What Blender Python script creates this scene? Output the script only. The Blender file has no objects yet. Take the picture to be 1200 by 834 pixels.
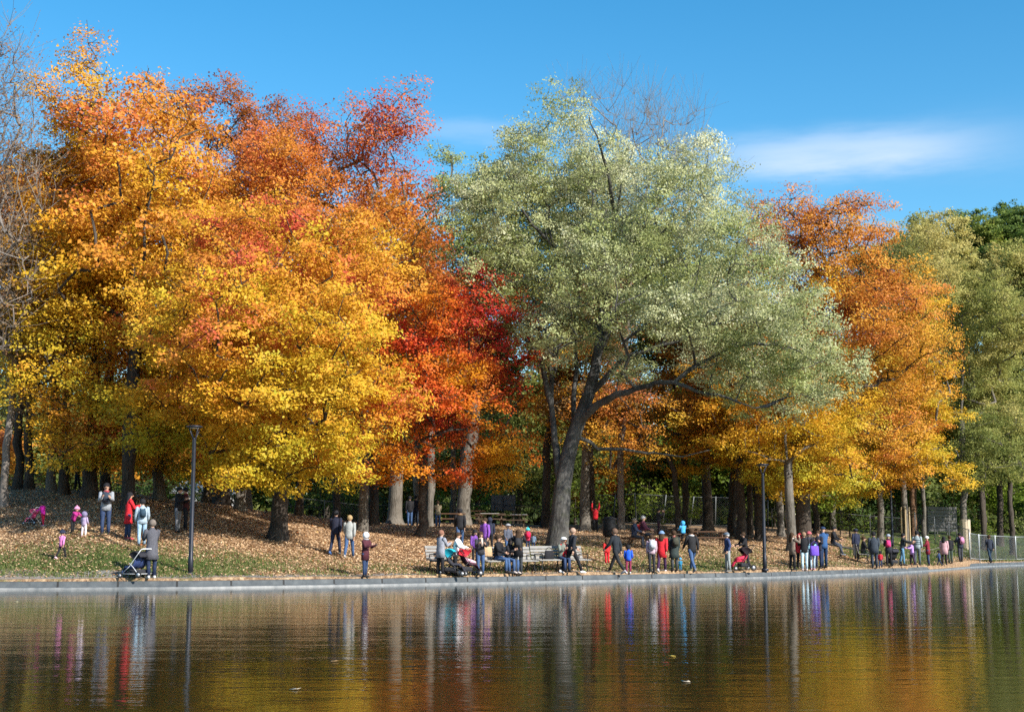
import bpy, math, random
import numpy as np
from mathutils import Vector, Matrix

SC = bpy.context.scene
COL = SC.collection
R = math.radians

# ------------------------------------------------------------------ camera
F = 1667.0                      # focal length in photo pixels (1200 wide)
TH = math.atan((640 - 417) / F) # upward pitch
HC = 1.32                       # camera height over the water
cth, sth = math.cos(TH), math.sin(TH)
cam_d = bpy.data.cameras.new('camera')
cam = bpy.data.objects.new('camera', cam_d); COL.objects.link(cam)
cam.location = (0, 0, HC); cam.rotation_euler = (math.pi/2 + TH, 0, 0)
cam_d.sensor_width = 36; cam_d.lens = 36 * F / 1200
cam_d.clip_start = 0.2; cam_d.clip_end = 5000
SC.camera = cam

def zat(py, Y):                 # height of the point seen at row py, Y metres off
    return HC + Y * math.tan(TH + math.atan((417 - py) / F))
def xat(px, Y, z=1.0):
    return (px - 600) / F * (Y * cth + (z - HC) * sth)
def pt(px, py, Y):
    z = zat(py, Y); return Vector((xat(px, Y, z), Y, z))
def proj_y(Y, z):
    w = z - HC
    return 417 - F * ((-Y * sth + w * cth) / (Y * cth + w * sth))

# ------------------------------------------------------------------ terrain
SHORE = [(-900,703),(-300,694),(0,691),(230,689.5),(450,686),(600,683),(700,681),(900,677),(1000,673.2),(1060,670.5),(1100,668),(1145,664),(1200,662),(1500,657),(2200,651)]
def Ysh(px):
    py = np.interp(px, [a for a,_ in SHORE], [b for _,b in SHORE])
    return HC / -np.tan(TH + np.arctan((417 - py) / F))
KH = 0.24
COLS = {
 -200:[(45,.33),(48.5,.85),(53,1.7),(58,2.55),(66,3.7),(76,4.1),(130,4.3)],
 0:[(44.5,.33),(48,.88),(53,1.80),(58,2.65),(66,4.0),(76,4.35),(130,4.3)],
 120:[(45,.33),(47.5,.95),(50.5,1.74),(56,2.55),(64,3.75),(75,4.1),(130,4.1)],
 220:[(45.5,.33),(49,.88),(52,1.48),(55,1.91),(60,2.65),(66,3.35),(80,3.7),(130,3.7)],
 330:[(47.3,.33),(52,.85),(57,1.53),(62,2.2),(70,2.9),(85,3.2),(130,3.4)],
 430:[(49,.33),(53,.72),(58,1.15),(64,1.72),(74,2.4),(85,2.65),(130,2.9)],
 540:[(51.8,.33),(57,.81),(62,1.28),(70,1.91),(80,2.38),(92,2.87),(130,3.2)],
 650:[(54,.33),(58,.76),(62,1.17),(70,1.74),(82,2.2),(95,2.69),(130,3.1)],
 750:[(57,.33),(61,.77),(66,1.2),(74,1.76),(85,2.29),(100,2.88),(140,3.2)],
 850:[(60,.33),(64,.67),(70,1.11),(78,1.6),(88,2.06),(105,2.83),(140,3.1)],
 950:[(64.8,.33),(68,.59),(73,.97),(80,1.42),(90,1.91),(105,2.58),(140,3)],
 1020:[(71.5,.33),(77,.63),(82,1.02),(90,1.48),(105,2.26),(140,2.9)],
 1100:[(83,.31),(88,.53),(95,1.03),(105,1.7),(120,2.47),(150,2.9)],
 1160:[(97,.3),(102,.4),(110,.86),(120,1.6),(135,2.45),(160,2.8)],
 1200:[(105,.3),(110,.4),(118,.9),(130,1.7),(145,2.4),(165,2.8)],
 1500:[(135,.3),(145,.5),(155,1.1),(170,2),(200,2.8)],
}
CK = sorted(COLS)
YS = np.linspace(0, 420, 2101)
def _col(px):
    ys = float(Ysh(px)); c = COLS[px]
    xs = [0, ys, ys + .6] + [a for a,_ in c] + [420]
    zs = [KH, KH, KH] + [b for _,b in c] + [c[-1][1] + 1.0]
    for i in range(1, len(xs)):
        xs[i] = max(xs[i], xs[i-1] + 1e-3)
    z = np.interp(YS, xs, zs)
    k = np.ones(9) / 9                      # soften the kinks
    return np.convolve(np.pad(z, 4, mode='edge'), k, 'valid')
TAB = np.array([_col(k) for k in CK])
def gz(x, Y):
    """terrain height (scalars or arrays)"""
    x = np.asarray(x, float); Y = np.asarray(Y, float)
    px = np.clip(600 + F * x / np.maximum(Y, 1) / cth, CK[0], CK[-1])
    i = np.clip(np.searchsorted(CK, px) - 1, 0, len(CK) - 2)
    ck = np.array(CK, float)
    t = (px - ck[i]) / (ck[i+1] - ck[i])
    t = t * t * (3 - 2 * t) * .5 + t * .5
    fy = np.clip(Y / 0.2, 0, 2099.0); j = fy.astype(int); f = fy - j
    a = TAB[i, j] * (1 - f) + TAB[i, j + 1] * f
    b = TAB[i + 1, j] * (1 - f) + TAB[i + 1, j + 1] * f
    z = a * (1 - t) + b * t
    bump = .05 * np.sin(x * .9 + 1.3) * np.sin(Y * .7) + .03 * np.sin(x * 2.1 + Y * 1.3)
    return z + bump * np.clip((z - .35) / .5, 0, 1)
def gpt(px, Y):
    x = xat(px, Y); z = float(gz(x, Y)); x = xat(px, Y, z)
    return Vector((x, Y, float(gz(x, Y))))
def ground_hit(px, py):
    """first terrain point seen at pixel (px,py)"""
    ys = float(Ysh(px)) + .45
    Y = ys; best = (1e9, ys)
    while Y < 110:
        g = gpt(px, Y); q = proj_y(Y, g.z)
        if q <= py: return g
        if q < best[0] - .35: best = (q, Y)
        Y += .1
    return gpt(px, best[1] + 1.0)

# ------------------------------------------------------------------ helpers
def tag(o, label=None, cat=None, group=None, kind=None):
    if label: o['label'] = label
    if cat: o['category'] = cat
    if group: o['group'] = group
    if kind: o['kind'] = kind
    return o
def empty(name, loc, rz=0, label=None, cat=None, group=None, scale=1):
    o = bpy.data.objects.new(name, None); COL.objects.link(o)
    o.empty_display_size = .2
    o.location = loc; o.rotation_euler = (0, 0, rz)
    o.scale = (scale,)*3 if not hasattr(scale, '__len__') else scale
    return tag(o, label, cat, group)
def link(name, me, mat=None, parent=None, loc=None):
    o = bpy.data.objects.new(name, me); COL.objects.link(o)
    if mat is not None and not me.materials: me.materials.append(mat)
    if parent: o.parent = parent
    if loc is not None: o.location = loc
    return o
def copy_tree(o, parent=None):
    c = o.copy(); COL.objects.link(c); c.parent = parent
    for ch in o.children: copy_tree(ch, c)
    return c

class MB:
    """collects simple shapes, builds them as one mesh object"""
    def __init__(s): s.v = []; s.f = []; s.n = 0; s.smooth = True
    def add(s, verts, faces):
        b = len(s.v); s.v.extend([tuple(map(float, p)) for p in verts])
        s.f.extend([tuple(b + i for i in f) for f in faces]); return s
    def box(s, c, d, rot=None, bev=.0):
        cx, cy, cz = c; hx, hy, hz = d[0]/2, d[1]/2, d[2]/2
        if bev <= 0 : bev = min(hx, hy, hz) * .22
        b = bev; vs = []
        for sx in (-1,1):
            for sy in (-1,1):
                for sz in (-1,1):
                    vs += [(sx*(hx-b), sy*(hy-b), sz*hz), (sx*(hx-b), sy*hy, sz*(hz-b)), (sx*hx, sy*(hy-b), sz*(hz-b))]
        if rot is not None: vs = [tuple(rot @ Vector(p)) for p in vs]
        vs = [(p[0]+cx, p[1]+cy, p[2]+cz) for p in vs]
        I = lambda sx,sy,sz,k: ((sx>0)*4+(sy>0)*2+(sz>0))*3+k
        fs = []
        for sg in (-1,1):
            fs.append((I(-1,-1,sg,0),I(1,-1,sg,0),I(1,1,sg,0),I(-1,1,sg,0)))
            fs.append((I(-1,sg,-1,1),I(1,sg,-1,1),I(1,sg,1,1),I(-1,sg,1,1)))
            fs.append((I(sg,-1,-1,2),I(sg,1,-1,2),I(sg,1,1,2),I(sg,-1,1,2)))
        for a in (-1,1):
            for c2 in (-1,1):
                fs.append((I(-1,a,c2,0),I(1,a,c2,0),I(1,a,c2,1),I(-1,a,c2,1)))
                fs.append((I(a,-1,c2,0),I(a,1,c2,0),I(a,1,c2,2),I(a,-1,c2,2)))
                fs.append((I(a,c2,-1,1),I(a,c2,1,1),I(a,c2,1,2),I(a,c2,-1,2)))
                for d2 in (-1,1): fs.append((I(a,c2,d2,0),I(a,c2,d2,1),I(a,c2,d2,2)))
        s.smooth = False
        return s.add(vs, fs)
    def loft(s, pts, rad, k=10, side=(1,0,0), cap=True):
        """tube along pts; rad = r or (rx,ry); rx along 'side'"""
        P = [Vector(p) for p in pts]; n = len(P); vs = []; fs = []
        for i in range(n):
            t = (P[min(i+1,n-1)] - P[max(i-1,0)])
            if t.length < 1e-6: t = Vector((0,0,1))
            t.normalize()
            u = Vector(side); u = u - t * u.dot(t)
            if u.length < .1: u = Vector((0,1,0)); u = u - t * u.dot(t)
            u.normalize(); w = t.cross(u)
            r = rad[i] if hasattr(rad, '__len__') else rad
            rx, ry = r if hasattr(r, '__len__') else (r, r)
            for j in range(k):
                a = 2*math.pi*j/k
                vs.append(P[i] + u*(rx*math.cos(a)) + w*(ry*math.sin(a)))
        for i in range(n-1):
            for j in range(k):
                fs.append((i*k+j, i*k+(j+1)%k, (i+1)*k+(j+1)%k, (i+1)*k+j))
        if cap: fs += [tuple(reversed(range(k))), tuple(range((n-1)*k, n*k))]
        return s.add(vs, fs)
    def ball(s, c, r, k=12, m=8, z0=-1, z1=1, M=None):
        """ellipsoid (or a cap of one between z0..z1)"""
        rx, ry, rz = r if hasattr(r, '__len__') else (r,)*3
        vs = []; fs = []
        t0, t1 = math.asin(max(-1,z0)), math.asin(min(1,z1))
        for i in range(m+1):
            t = t0 + (t1-t0)*i/m
            for j in range(k):
                a = 2*math.pi*j/k
                p = Vector((rx*math.cos(t)*math.cos(a), ry*math.cos(t)*math.sin(a), rz*math.sin(t)))
                if M is not None: p = M @ p
                vs.append((p.x+c[0], p.y+c[1], p.z+c[2]))
        for i in range(m):
            for j in range(k):
                fs.append((i*k+j, i*k+(j+1)%k, (i+1)*k+(j+1)%k, (i+1)*k+j))
        fs += [tuple(reversed(range(k))), tuple(range(m*k,(m+1)*k))]
        return s.add(vs, fs)
    def torus(s, c, R_, r, ax='x', k=20, m=8):
        vs = []; fs = []
        for i in range(k):
            a = 2*math.pi*i/k
            for j in range(m):
                b = 2*math.pi*j/m
                u, v, w = (R_+r*math.cos(b))*math.cos(a), (R_+r*math.cos(b))*math.sin(a), r*math.sin(b)
                p = {'x':(w,u,v),'y':(u,w,v),'z':(u,v,w)}[ax]
                vs.append((c[0]+p[0], c[1]+p[1], c[2]+p[2]))
        for i in range(k):
            for j in range(m):
                fs.append((i*m+j, ((i+1)%k)*m+j, ((i+1)%k)*m+(j+1)%m, i*m+(j+1)%m))
        return s.add(vs, fs)
    def mesh(s, name, smooth=None):
        me = bpy.data.meshes.new(name); me.from_pydata(s.v, [], s.f); me.update()
        if (s.smooth if smooth is None else smooth):
            me.polygons.foreach_set('use_smooth', [True]*len(me.polygons))
        return me
    def build(s, name, mat, parent=None, loc=None, smooth=None):
        return link(name, s.mesh(name, smooth), mat, parent, loc)

def np_mesh(name, V, Q, smooth=False, attrs=None):
    """fast quad mesh from numpy arrays"""
    me = bpy.data.meshes.new(name)
    V = np.ascontiguousarray(V, np.float32); Q = np.ascontiguousarray(Q, np.int32)
    me.vertices.add(len(V)); me.vertices.foreach_set('co', V.ravel())
    me.loops.add(Q.size); me.loops.foreach_set('vertex_index', Q.ravel())
    me.polygons.add(len(Q))
    me.polygons.foreach_set('loop_start', np.arange(0, Q.size, Q.shape[1], dtype=np.int32))
    if smooth: me.polygons.foreach_set('use_smooth', np.ones(len(Q), bool))
    for nm, a in (attrs or {}).items():
        at = me.attributes.new(nm, 'FLOAT', 'POINT'); at.data.foreach_set('value', np.ascontiguousarray(a, np.float32))
    me.update(calc_edges=True)
    return me

# ------------------------------------------------------------------ materials
class NT:
    def __init__(s, name):
        s.m = bpy.data.materials.new(name); s.m.use_nodes = True
        s.t = s.m.node_tree; s.t.nodes.clear()
        s.out = s.n('ShaderNodeOutputMaterial')
    def n(s, typ, **kw):
        nd = s.t.nodes.new(typ)
        for k, v in kw.items(): setattr(nd, k, v)
        return nd
    def l(s, a, b): s.t.links.new(a, b)
    def ramp(s, fac, stops, interp='LINEAR'):
        r = s.n('ShaderNodeValToRGB'); cr = r.color_ramp; cr.interpolation = interp
        while len(cr.elements) < len(stops): cr.elements.new(.5)
        for e, (p, c) in zip(cr.elements, stops):
            e.position = p; e.color = (*c, 1) if len(c) == 3 else c
        s.l(fac, r.inputs[0]); return r.outputs[0]
    def noise(s, scale, detail=4, rough=.55, coord='Object', sc=None):
        tc = s.n('ShaderNodeTexCoord'); src = tc.outputs[coord]
        if coord == 'World':
            pass
        if sc:
            mp = s.n('ShaderNodeMapping'); mp.inputs['Scale'].default_value = sc
            s.l(src, mp.inputs[0]); src = mp.outputs[0]
        nz = s.n('ShaderNodeTexNoise'); nz.inputs['Scale'].default_value = scale
        nz.inputs['Detail'].default_value = detail; nz.inputs['Roughness'].default_value = rough
        s.l(src, nz.inputs['Vector']); return nz.outputs['Fac']
    def mix(s, fac, a, b, mode='MIX'):
        m = s.n('ShaderNodeMix', data_type='RGBA', blend_type=mode)
        if hasattr(fac, 'default_value') or hasattr(fac, 'is_linked'): s.l(fac, m.inputs[0])
        else: m.inputs[0].default_value = fac
        for v, i in ((a, 6), (b, 7)):
            if isinstance(v, (tuple, list)): m.inputs[i].default_value = (*v, 1)
            else: s.l(v, m.inputs[i])
        return m.outputs[2]
    def bsdf(s, col, rough=.8, spec=.3, metal=0, bump=None, bstr=.3, bdist=.02, sheen=0):
        p = s.n('ShaderNodeBsdfPrincipled')
        if isinstance(col, (tuple, list)): p.inputs['Base Color'].default_value = (*col, 1)
        else: s.l(col, p.inputs['Base Color'])
        p.inputs['Roughness'].default_value = rough; p.inputs['Metallic'].default_value = metal
        p.inputs['Specular IOR Level'].default_value = spec
        if sheen: p.inputs['Sheen Weight'].default_value = sheen
        if bump is not None:
            b = s.n('ShaderNodeBump'); b.inputs['Strength'].default_value = bstr; b.inputs['Distance'].default_value = bdist
            s.l(bump, b.inputs['Height']); s.l(b.outputs[0], p.inputs['Normal'])
        s.l(p.outputs[0], s.out.inputs[0]); return p

_mc = {}
def cloth(c):
    k = ('cloth', c)
    if k not in _mc:
        t = NT('cloth'); nz = t.noise(18, 5, .6)
        a = tuple(x*.72 for x in c); b = tuple(min(1, x*1.25+.004) for x in c)
        t.bsdf(t.ramp(nz, [(.3, a), (.7, b)]), .85, .2, bump=t.noise(40, 3), bstr=.35, bdist=.03)
        _mc[k] = t.m
    return _mc[k]
def paint(c, rough=.5, metal=0, spec=.4):
    k = ('paint', c, rough, metal)
    if k not in _mc:
        t = NT('painted'); nz = t.noise(9, 6, .65)
        t.bsdf(t.ramp(nz, [(.3, tuple(x*.75 for x in c)), (.7, tuple(min(1,x*1.15) for x in c))]), rough, spec, metal)
        _mc[k] = t.m
    return _mc[k]
def wood(c):
    k = ('wood', c)
    if k not in _mc:
        t = NT('weathered_wood'); nz = t.noise(6, 6, .65, sc=(1, 6, 6))
        t.bsdf(t.ramp(nz, [(.25, tuple(x*.55 for x in c)), (.75, tuple(min(1,x*1.2) for x in c))]), .75, .25, bump=nz, bstr=.4, bdist=.01)
        _mc[k] = t.m
    return _mc[k]
SKIN = cloth((.50,.30,.21))
def bark(name, c0, c1, moss=None):
    t = NT(name)
    a = t.noise(5, 8, .75, sc=(3, 3, .45)); b = t.noise(1.1, 5, .65)
    c = t.ramp(a, [(.32, tuple(x*.45 for x in c0)), (.5, c0), (.68, c1)])
    c = t.mix(t.ramp(b, [(.38, (0,0,0)), (.68, (1,1,1))]), c, t.mix(.5, c, tuple(x*1.25 for x in c1)))
    if moss:
        c = t.mix(t.ramp(t.noise(2.3, 5), [(.52,(0,0,0)),(.75,(.7,.7,.7))]), c, moss)
    t.bsdf(c, .9, .15, bump=a, bstr=.9, bdist=.06)
    return t.m
BARK_GREY = bark('bark_grey', (.10,.088,.072), (.20,.18,.155))
BARK_TWIG = bark('bark_twig', (.17,.145,.125), (.27,.24,.21))
BARK_DARK = bark('bark_dark', (.045,.036,.029), (.095,.078,.063))
BARK_SILVER = bark('bark_silver_maple', (.045,.043,.041), (.145,.14,.13), (.05,.055,.03))
def leafmat(name, stops, transl=.42, rough=.55, spec=.22, gain=1.0):
    t = NT(name)
    at = t.n('ShaderNodeAttribute', attribute_name='tone')
    av = t.n('ShaderNodeAttribute', attribute_name='val')
    stops = [(p, tuple(min(.95, x*gain) for x in c)) for p, c in stops]
    c = t.ramp(at.outputs['Fac'], stops)
    mu = t.n('ShaderNodeMix', data_type='RGBA', blend_type='MULTIPLY'); mu.inputs[0].default_value = 1
    t.l(c, mu.inputs[6])
    t.l(t.ramp(av.outputs['Fac'], [(0,(.74,.72,.70)),(1,(1.0,1.0,1.0))]), mu.inputs[7])
    c = mu.outputs[2]
    p = t.n('ShaderNodeBsdfPrincipled'); t.l(c, p.inputs['Base Color'])
    p.inputs['Roughness'].default_value = rough; p.inputs['Specular IOR Level'].default_value = spec
    tr = t.n('ShaderNodeBsdfTranslucent'); t.l(c, tr.inputs[0])
    ms = t.n('ShaderNodeMixShader'); ms.inputs[0].default_value = transl
    t.l(p.outputs[0], ms.inputs[1]); t.l(tr.outputs[0], ms.inputs[2]); t.l(ms.outputs[0], t.out.inputs[0])
    return t.m
# ------------------------------------------------------------------ tuning
SUN_AZ, SUN_EL, SUN_E = 48, 32, 5.0
SKY_STR, SKY_SAT, SKY_HUE, SKY_VAL, SKY_DUST, SKY_OZ = .115, 1.44, .491, 1.0, .3, 1.5
CLOUD = (3.3, 4.2, 5.4)
WB, WM, WS = .0105, .0048, .0014
NPK, SZK = 3.6, .74
LEAF_LEAN = (.22, -.42, 0)
EXPO = 0.82
# ------------------------------------------------------------------ people
SKIN_JOBS = []
def hand_geo(mb, wrist, d, side):
    """palm and five bent fingers hanging along d"""
    d = Vector(d).normalized(); up = Vector((side, 0, 0))
    up = up - d * up.dot(d); up.normalize(); w = d.cross(up).normalized()   # w spreads the fingers
    W = Vector(wrist)
    mb.loft([W - d*.02, W + d*.04, W + d*.09], [(.020,.018),(.017,.036),(.015,.038)], 8, side=up)
    for i, (o, L) in enumerate(((-.028,.075),(-.010,.085),(.009,.080),(.027,.060))):
        a = W + d*.085 + w*o
        b = a + d*(L*.55) - up*.006; c = b + d*(L*.40) - up*(.022)
        mb.loft([a, b, c], [.0088, .0082, .006], 5, side=up)
    a = W + d*.025 + w*(-.03); b = a + d*.035 - w*.018; c = b + d*.03 - up*.012
    mb.loft([a, b, c], [.011, .010, .007], 5, side=up)

POSES = { # legs: hip, knee, hip, knee ; arms: shoulder, elbow, shoulder, elbow, abduct ; lean
 'stand':(3,3,-3,2, 4,12,-3,14,9,2),
 'stand2':(8,10,-4,2, 8,30,2,20,11,3),
 'walk':(24,8,-16,20, -18,15,20,22,8,4),
 'stride':(30,6,-22,16, -22,18,24,28,9,6),
 'pockets':(3,3,-3,3, -12,40,-12,42,16,2),
 'hold':(3,3,-2,3, 28,85,30,80,6,3),
 'push':(6,6,-8,6, 32,42,34,40,10,10),
 'photo':(3,3,-3,3, 62,105,60,100,14,0),
 'up':(4,4,-4,4, 160,18,150,15,14,0),
 'reach':(8,6,-8,6, 62,30,55,35,14,6),
 'sit':(84,84,80,76, 30,45,26,50,10,4),
 'sitphone':(84,86,82,84, 30,85,34,80,8,12),
 'perch':(62,40,70,66, 20,40,25,45,12,6),
 'crouch':(98,130,62,112, 50,40,45,45,10,32),
 'bend':(6,10,-4,8, 55,20,50,20,8,42),
}
def person(px, foot, top, label, coat=(.02,.02,.025), trou=(.03,.04,.07), yaw=180, pose='stand', hair=(.02,.014,.01), hat=None,
           hatc=(.02,.02,.02), cl=.10, shoe=(.02,.02,.02), H=None, Y=None, loc=None, longhair=False, collar=None, fat=1.0,
           lower=None, scarf=None, group=None, stripes=None):
    if loc is None:
        g = ground_hit(px, foot) if Y is None else gpt(px, Y)
    else: g = Vector(loc)
    zc = g.y * cth + (g.z - HC) * sth
    if H is None: H = (foot - top) * zc / F * 1.0
    child = H < 1.35
    s = H / 1.75; hs = 1.0 if not child else 1.0 + min(.55, (1.35 - H) * .7 + .16)
    root = empty('person', (g.x, g.y, g.z), R(yaw), label, 'child' if child else 'person', group)
    aL,bL,aR,bR,sL,eL,sR,eR,ab,lean = POSES[pose]
    if child: lean *= .7
    legk = 1.0 if not child else .90
    Vf = lambda a: Vector((0, -math.sin(R(a)), -math.cos(R(a))))
    th, sh = .415*legk, .41*legk
    drop = [Vf(a)*th + Vf(a-b)*sh for a,b in ((aL,bL),(aR,bR))]
    pz = max(-d.z for d in drop) + .085
    if pose in ('crouch',): pz = max(pz, .34)
    pel = Vector((0,0,pz)); up = Vector((0,-math.sin(R(lean)), math.cos(R(lean))))
    fwd = Vector((0,-math.cos(R(lean)),-math.sin(R(lean))))
    tl = 1.0 if not child else .92
    chest = pel + up*(.36*tl); neck = pel + up*(.53*tl)
    hc = neck + (up*.6+Vector((0,0,.4))).normalized()*(.165*(1 if not child else .9+.25*(hs-1))) - Vector((0,.015,0))
    hr = .118*hs
    hips=[]; knees=[]; ankles=[]; shs=[]; elb=[]; wri=[]; hd=[]
    for sd, a, b, S, e in ((-1,aL,bL,sL,eL),(1,aR,bR,sR,eR)):
        hp = pel + Vector((sd*.09,0,-.02)); k = hp + Vf(a)*th + Vector((sd*.012,0,0)); an = k + Vf(a-b)*sh
        hips.append(hp); knees.append(k); ankles.append(an)
        so = chest + up*.125*tl + Vector((sd*.175,0,0)); abv = Vector((sd*math.sin(R(ab)),0,0))
        d1 = (Vf(S-lean*.0)*math.cos(R(ab)) + abv).normalized(); d2 = Vf(S+e)
        d2 = (d2 + Vector((-sd*(.28 if e>60 else .05),0,0))).normalized()
        ak = 1 if not child else .88
        el = so + d1*.285*ak; wr = el + d2*.25*ak
        shs.append(so); elb.append(el); wri.append(wr); hd.append(d2)
    # scale to real height: topmost point should be H
    tot = hc.z + hr*1.06
    s = H/tot if pose in ('stand','stand2','walk','stride','pockets','hold','push','photo','up','reach') else H/1.75
    S_ = lambda v: v*s
    # --- body: one skinned surface
    verts = [pel, pel+up*.18*tl, chest, neck, neck+up*.05, hc-Vector((0,-.01,hr*.55)), hc, hc+Vector((0,0,hr*.72))]
    rad = [(.105,.085),(.10,.075),(.125,.085),(.055,.055),(.052,.052),(hr*.66,hr*.74),(hr*.80,hr*.92),(hr*.52,hr*.6)]
    edges = [(i,i+1) for i in range(7)]
    def chain(start, pts, rs):
        p = start
        for q, r in zip(pts, rs):
            verts.append(q); rad.append((r,r)); edges.append((p, len(verts)-1)); p = len(verts)-1
    for i in (0,1):
        chain(0, [hips[i], knees[i], ankles[i], ankles[i]+Vector((0,-.10,-.05))], [.075,.05,.036,.032])
        chain(2, [shs[i], elb[i], wri[i]], [.05,.036,.026])
    me = bpy.data.meshes.new('body'); me.from_pydata([S_(v) for v in verts], edges, []); me.update()
    body = link('body', me, None, root)
    body.modifiers.new('Skin','SKIN')
    sv = me.skin_vertices[0].data
    for i, r in enumerate(rad): sv[i].radius = (r[0]*s, r[1]*s)
    for i in range(len(rad)): sv[i].use_root = (i == 0)
    sub = body.modifiers.new('Sub','SUBSURF'); sub.levels = 1
    ex = MB()
    for i, sd in ((0,-1),(1,1)): hand_geo(ex, wri[i], hd[i], sd)
    nf = len(ex.f)
    # face: nose, ears, brow ridge, then eyes and mouth in a second colour
    ex.ball(hc+Vector((0,-hr*.90,-hr*.12)), (hr*.13,hr*.20,hr*.20), 8, 5)
    for sd in (-1,1): ex.ball(hc+Vector((sd*hr*.80,hr*.05,-hr*.1)), (hr*.10,hr*.2,hr*.27), 8, 5)
    ne = len(ex.f)
    for sd in (-1,1): ex.ball(hc+Vector((sd*hr*.32,-hr*.83,hr*.06)), (hr*.14,hr*.08,hr*.08), 8, 5)
    ex.ball(hc+Vector((0,-hr*.80,-hr*.45)), (hr*.26,hr*.07,hr*.06), 8, 5)
    SKIN_JOBS.append((body, [S_(Vector(v)) for v in ex.v], ex.f, ne))
    # --- clothes
    side = (1,0,0)
    c = MB()
    sit = pose.startswith('sit') or pose in ('crouch','perch')
    hem = (.02 if sit else cl)
    fl = fat
    flare = 1.0 + min(.35, max(0, hem-.08)*.6)
    down = Vector((0,0,-1))
    prof = [(pel+down*hem, (.178*flare*fl, .128*flare*fl)), (pel+up*.05, (.175*fl,.128*fl)), (pel+up*.20*tl,(.165*fl,.12*fl)), (chest,(.185*fl,.13*fl)),
            (chest+up*.10*tl,(.175,.115)), (chest+up*.145*tl,(.12,.095)), (neck+up*.015,(.07,.07)), (neck+up*.045,(.072,.075))]
    if hem > .3: prof.insert(0, (pel+down*hem,(.19*flare*fl,.14*flare*fl))); prof[1] = (pel+down*(hem*.5),(.186*fl,.135*fl))
    c.loft([S_(p) for p,_ in prof], [(a*s,b*s) for _,(a,b) in prof], 14, side)
    for i in (0,1):
        c.loft([S_(p) for p in (shs[i]+Vector(((.03,-.03)[i],0,.012)), shs[i], shs[i].lerp(elb[i],.5), elb[i], elb[i].lerp(wri[i],.5), wri[i]-hd[i]*.01)],
               [r*s*fl for r in (.055,.075,.066,.060,.054,.044)], 10, side)
    if collar:   # fur hood or scarf ring lying on the shoulders
        pass
    c.build('coat', cloth(coat), root)
    if collar:
        k = MB(); k.torus((0,0,0), .085*s, .034*s, 'z', 16, 8)
        k.build('collar', cloth(collar), root, S_(neck+up*.02))
    if scarf:
        k = MB(); k.torus((0,0,0), .072*s, .03*s, 'z', 16, 8)
        k.loft([S_(Vector((.03,-.10,0))), S_(Vector((.04,-.145,-.15))), S_(Vector((.04,-.14,-.30)))], [(.04*s,.014*s)]*3, 8, side)
        k.build('scarf', cloth(scarf), root, S_(neck+up*.01))
    if stripes:
        k = MB()
        for q in range(3):
            k.loft([S_(pel+up*(.12+.1*q)), S_(pel+up*(.155+.1*q))], [(.186*s*fl,.139*s*fl)]*2, 14, side, cap=False)
        k.build('stripe_band', cloth(stripes), root)
    t = MB()
    t.loft([S_(pel+down*.09), S_(pel+down*.02), S_(pel+up*.08)], [(.13*s,.10*s),(.165*s,.115*s),(.155*s,.11*s)], 12, side)
    for i in (0,1):
        h_, k_, a_ = hips[i], knees[i], ankles[i]
        t.loft([S_(p) for p in (h_+up*.03, h_.lerp(k_,.35), k_, k_.lerp(a_,.4), a_+ (k_-a_).normalized()*.015)],
               [r*s*(1 if fl<1.1 else 1.05) for r in (.092,.088,.064,.062,.054)], 10, side)
    t.build('trousers', cloth(trou), root)
    for i in (0,1):
        a_ = ankles[i]; dirf = Vector((0,-1,0))
        if not sit and (aL,aR)[i] < -10: dirf = Vector((0,-.8,-.35)).normalized()
        k = MB()
        z0 = a_.z - .045
        k.loft([S_(a_+Vector((0,.065,-.045))), S_(a_+Vector((0,.03,-.025))), S_(a_+dirf*.05+Vector((0,0,-.035))), S_(a_+dirf*.13+Vector((0,0,-.05))), S_(a_+dirf*.185+Vector((0,0,-.055)))],
               [(.03*s,.03*s),(.043*s,.055*s),(.046*s,.045*s),(.047*s,.034*s),(.025*s,.02*s)], 10, side)
        k.build('shoe', cloth(shoe), root)
    # --- hair and hat
    M = None
    if hair is not None:
        k = MB()
        k.ball(S_(hc+Vector((0,hr*.16,hr*.10))), (hr*.95*s,hr*1.0*s,hr*1.05*s), 14, 9, z0=-.35, M=Matrix.Rotation(R(-22),3,'X'))
        if longhair:
            k.loft([S_(hc+Vector((0,hr*.30,hr*.2))), S_(hc+Vector((0,hr*.55,-hr*.6))), S_(neck+Vector((0,.10,-.03))), S_(neck+Vector((0,.125,-.16)))],
                   [(hr*.95*s,hr*.7*s),(hr*1.0*s,hr*.6*s),(.11*s,.05*s),(.07*s,.02*s)], 12, side)
        k.build('hair', cloth(hair), root)
    if hat == 'beanie':
        k = MB(); k.ball(S_(hc+Vector((0,hr*.08,hr*.22))), (hr*1.04*s,hr*1.10*s,hr*1.02*s), 14, 8, z0=-.02)
        k.torus(S_(hc+Vector((0,hr*.08,hr*.22))), hr*1.0*s, hr*.17*s, 'z', 16, 8)
        k.build('hat', cloth(hatc), root)
        if child:
            k = MB(); k.ball(S_(hc+Vector((0,hr*.08,hr*1.32))), hr*.26*s, 8, 6); k.build('pompom', cloth(hatc), root)
    elif hat == 'cap':
        k = MB(); k.ball(S_(hc+Vector((0,hr*.05,hr*.35))), (hr*1.03*s,hr*1.12*s,hr*.78*s), 14, 8, z0=-.1)
        k.ball(S_(hc+Vector((0,-hr*1.1,hr*.36))), (hr*.72*s,hr*.62*s,hr*.08*s), 12, 5)
        k.build('cap', cloth(hatc), root)
    elif hat == 'hood':
        k = MB(); k.ball(S_(hc+Vector((0,hr*.22,hr*.06))), (hr*1.15*s,hr*1.15*s,hr*1.22*s), 14, 9, z0=-.75, M=Matrix.Rotation(R(-18),3,'X'))
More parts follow.
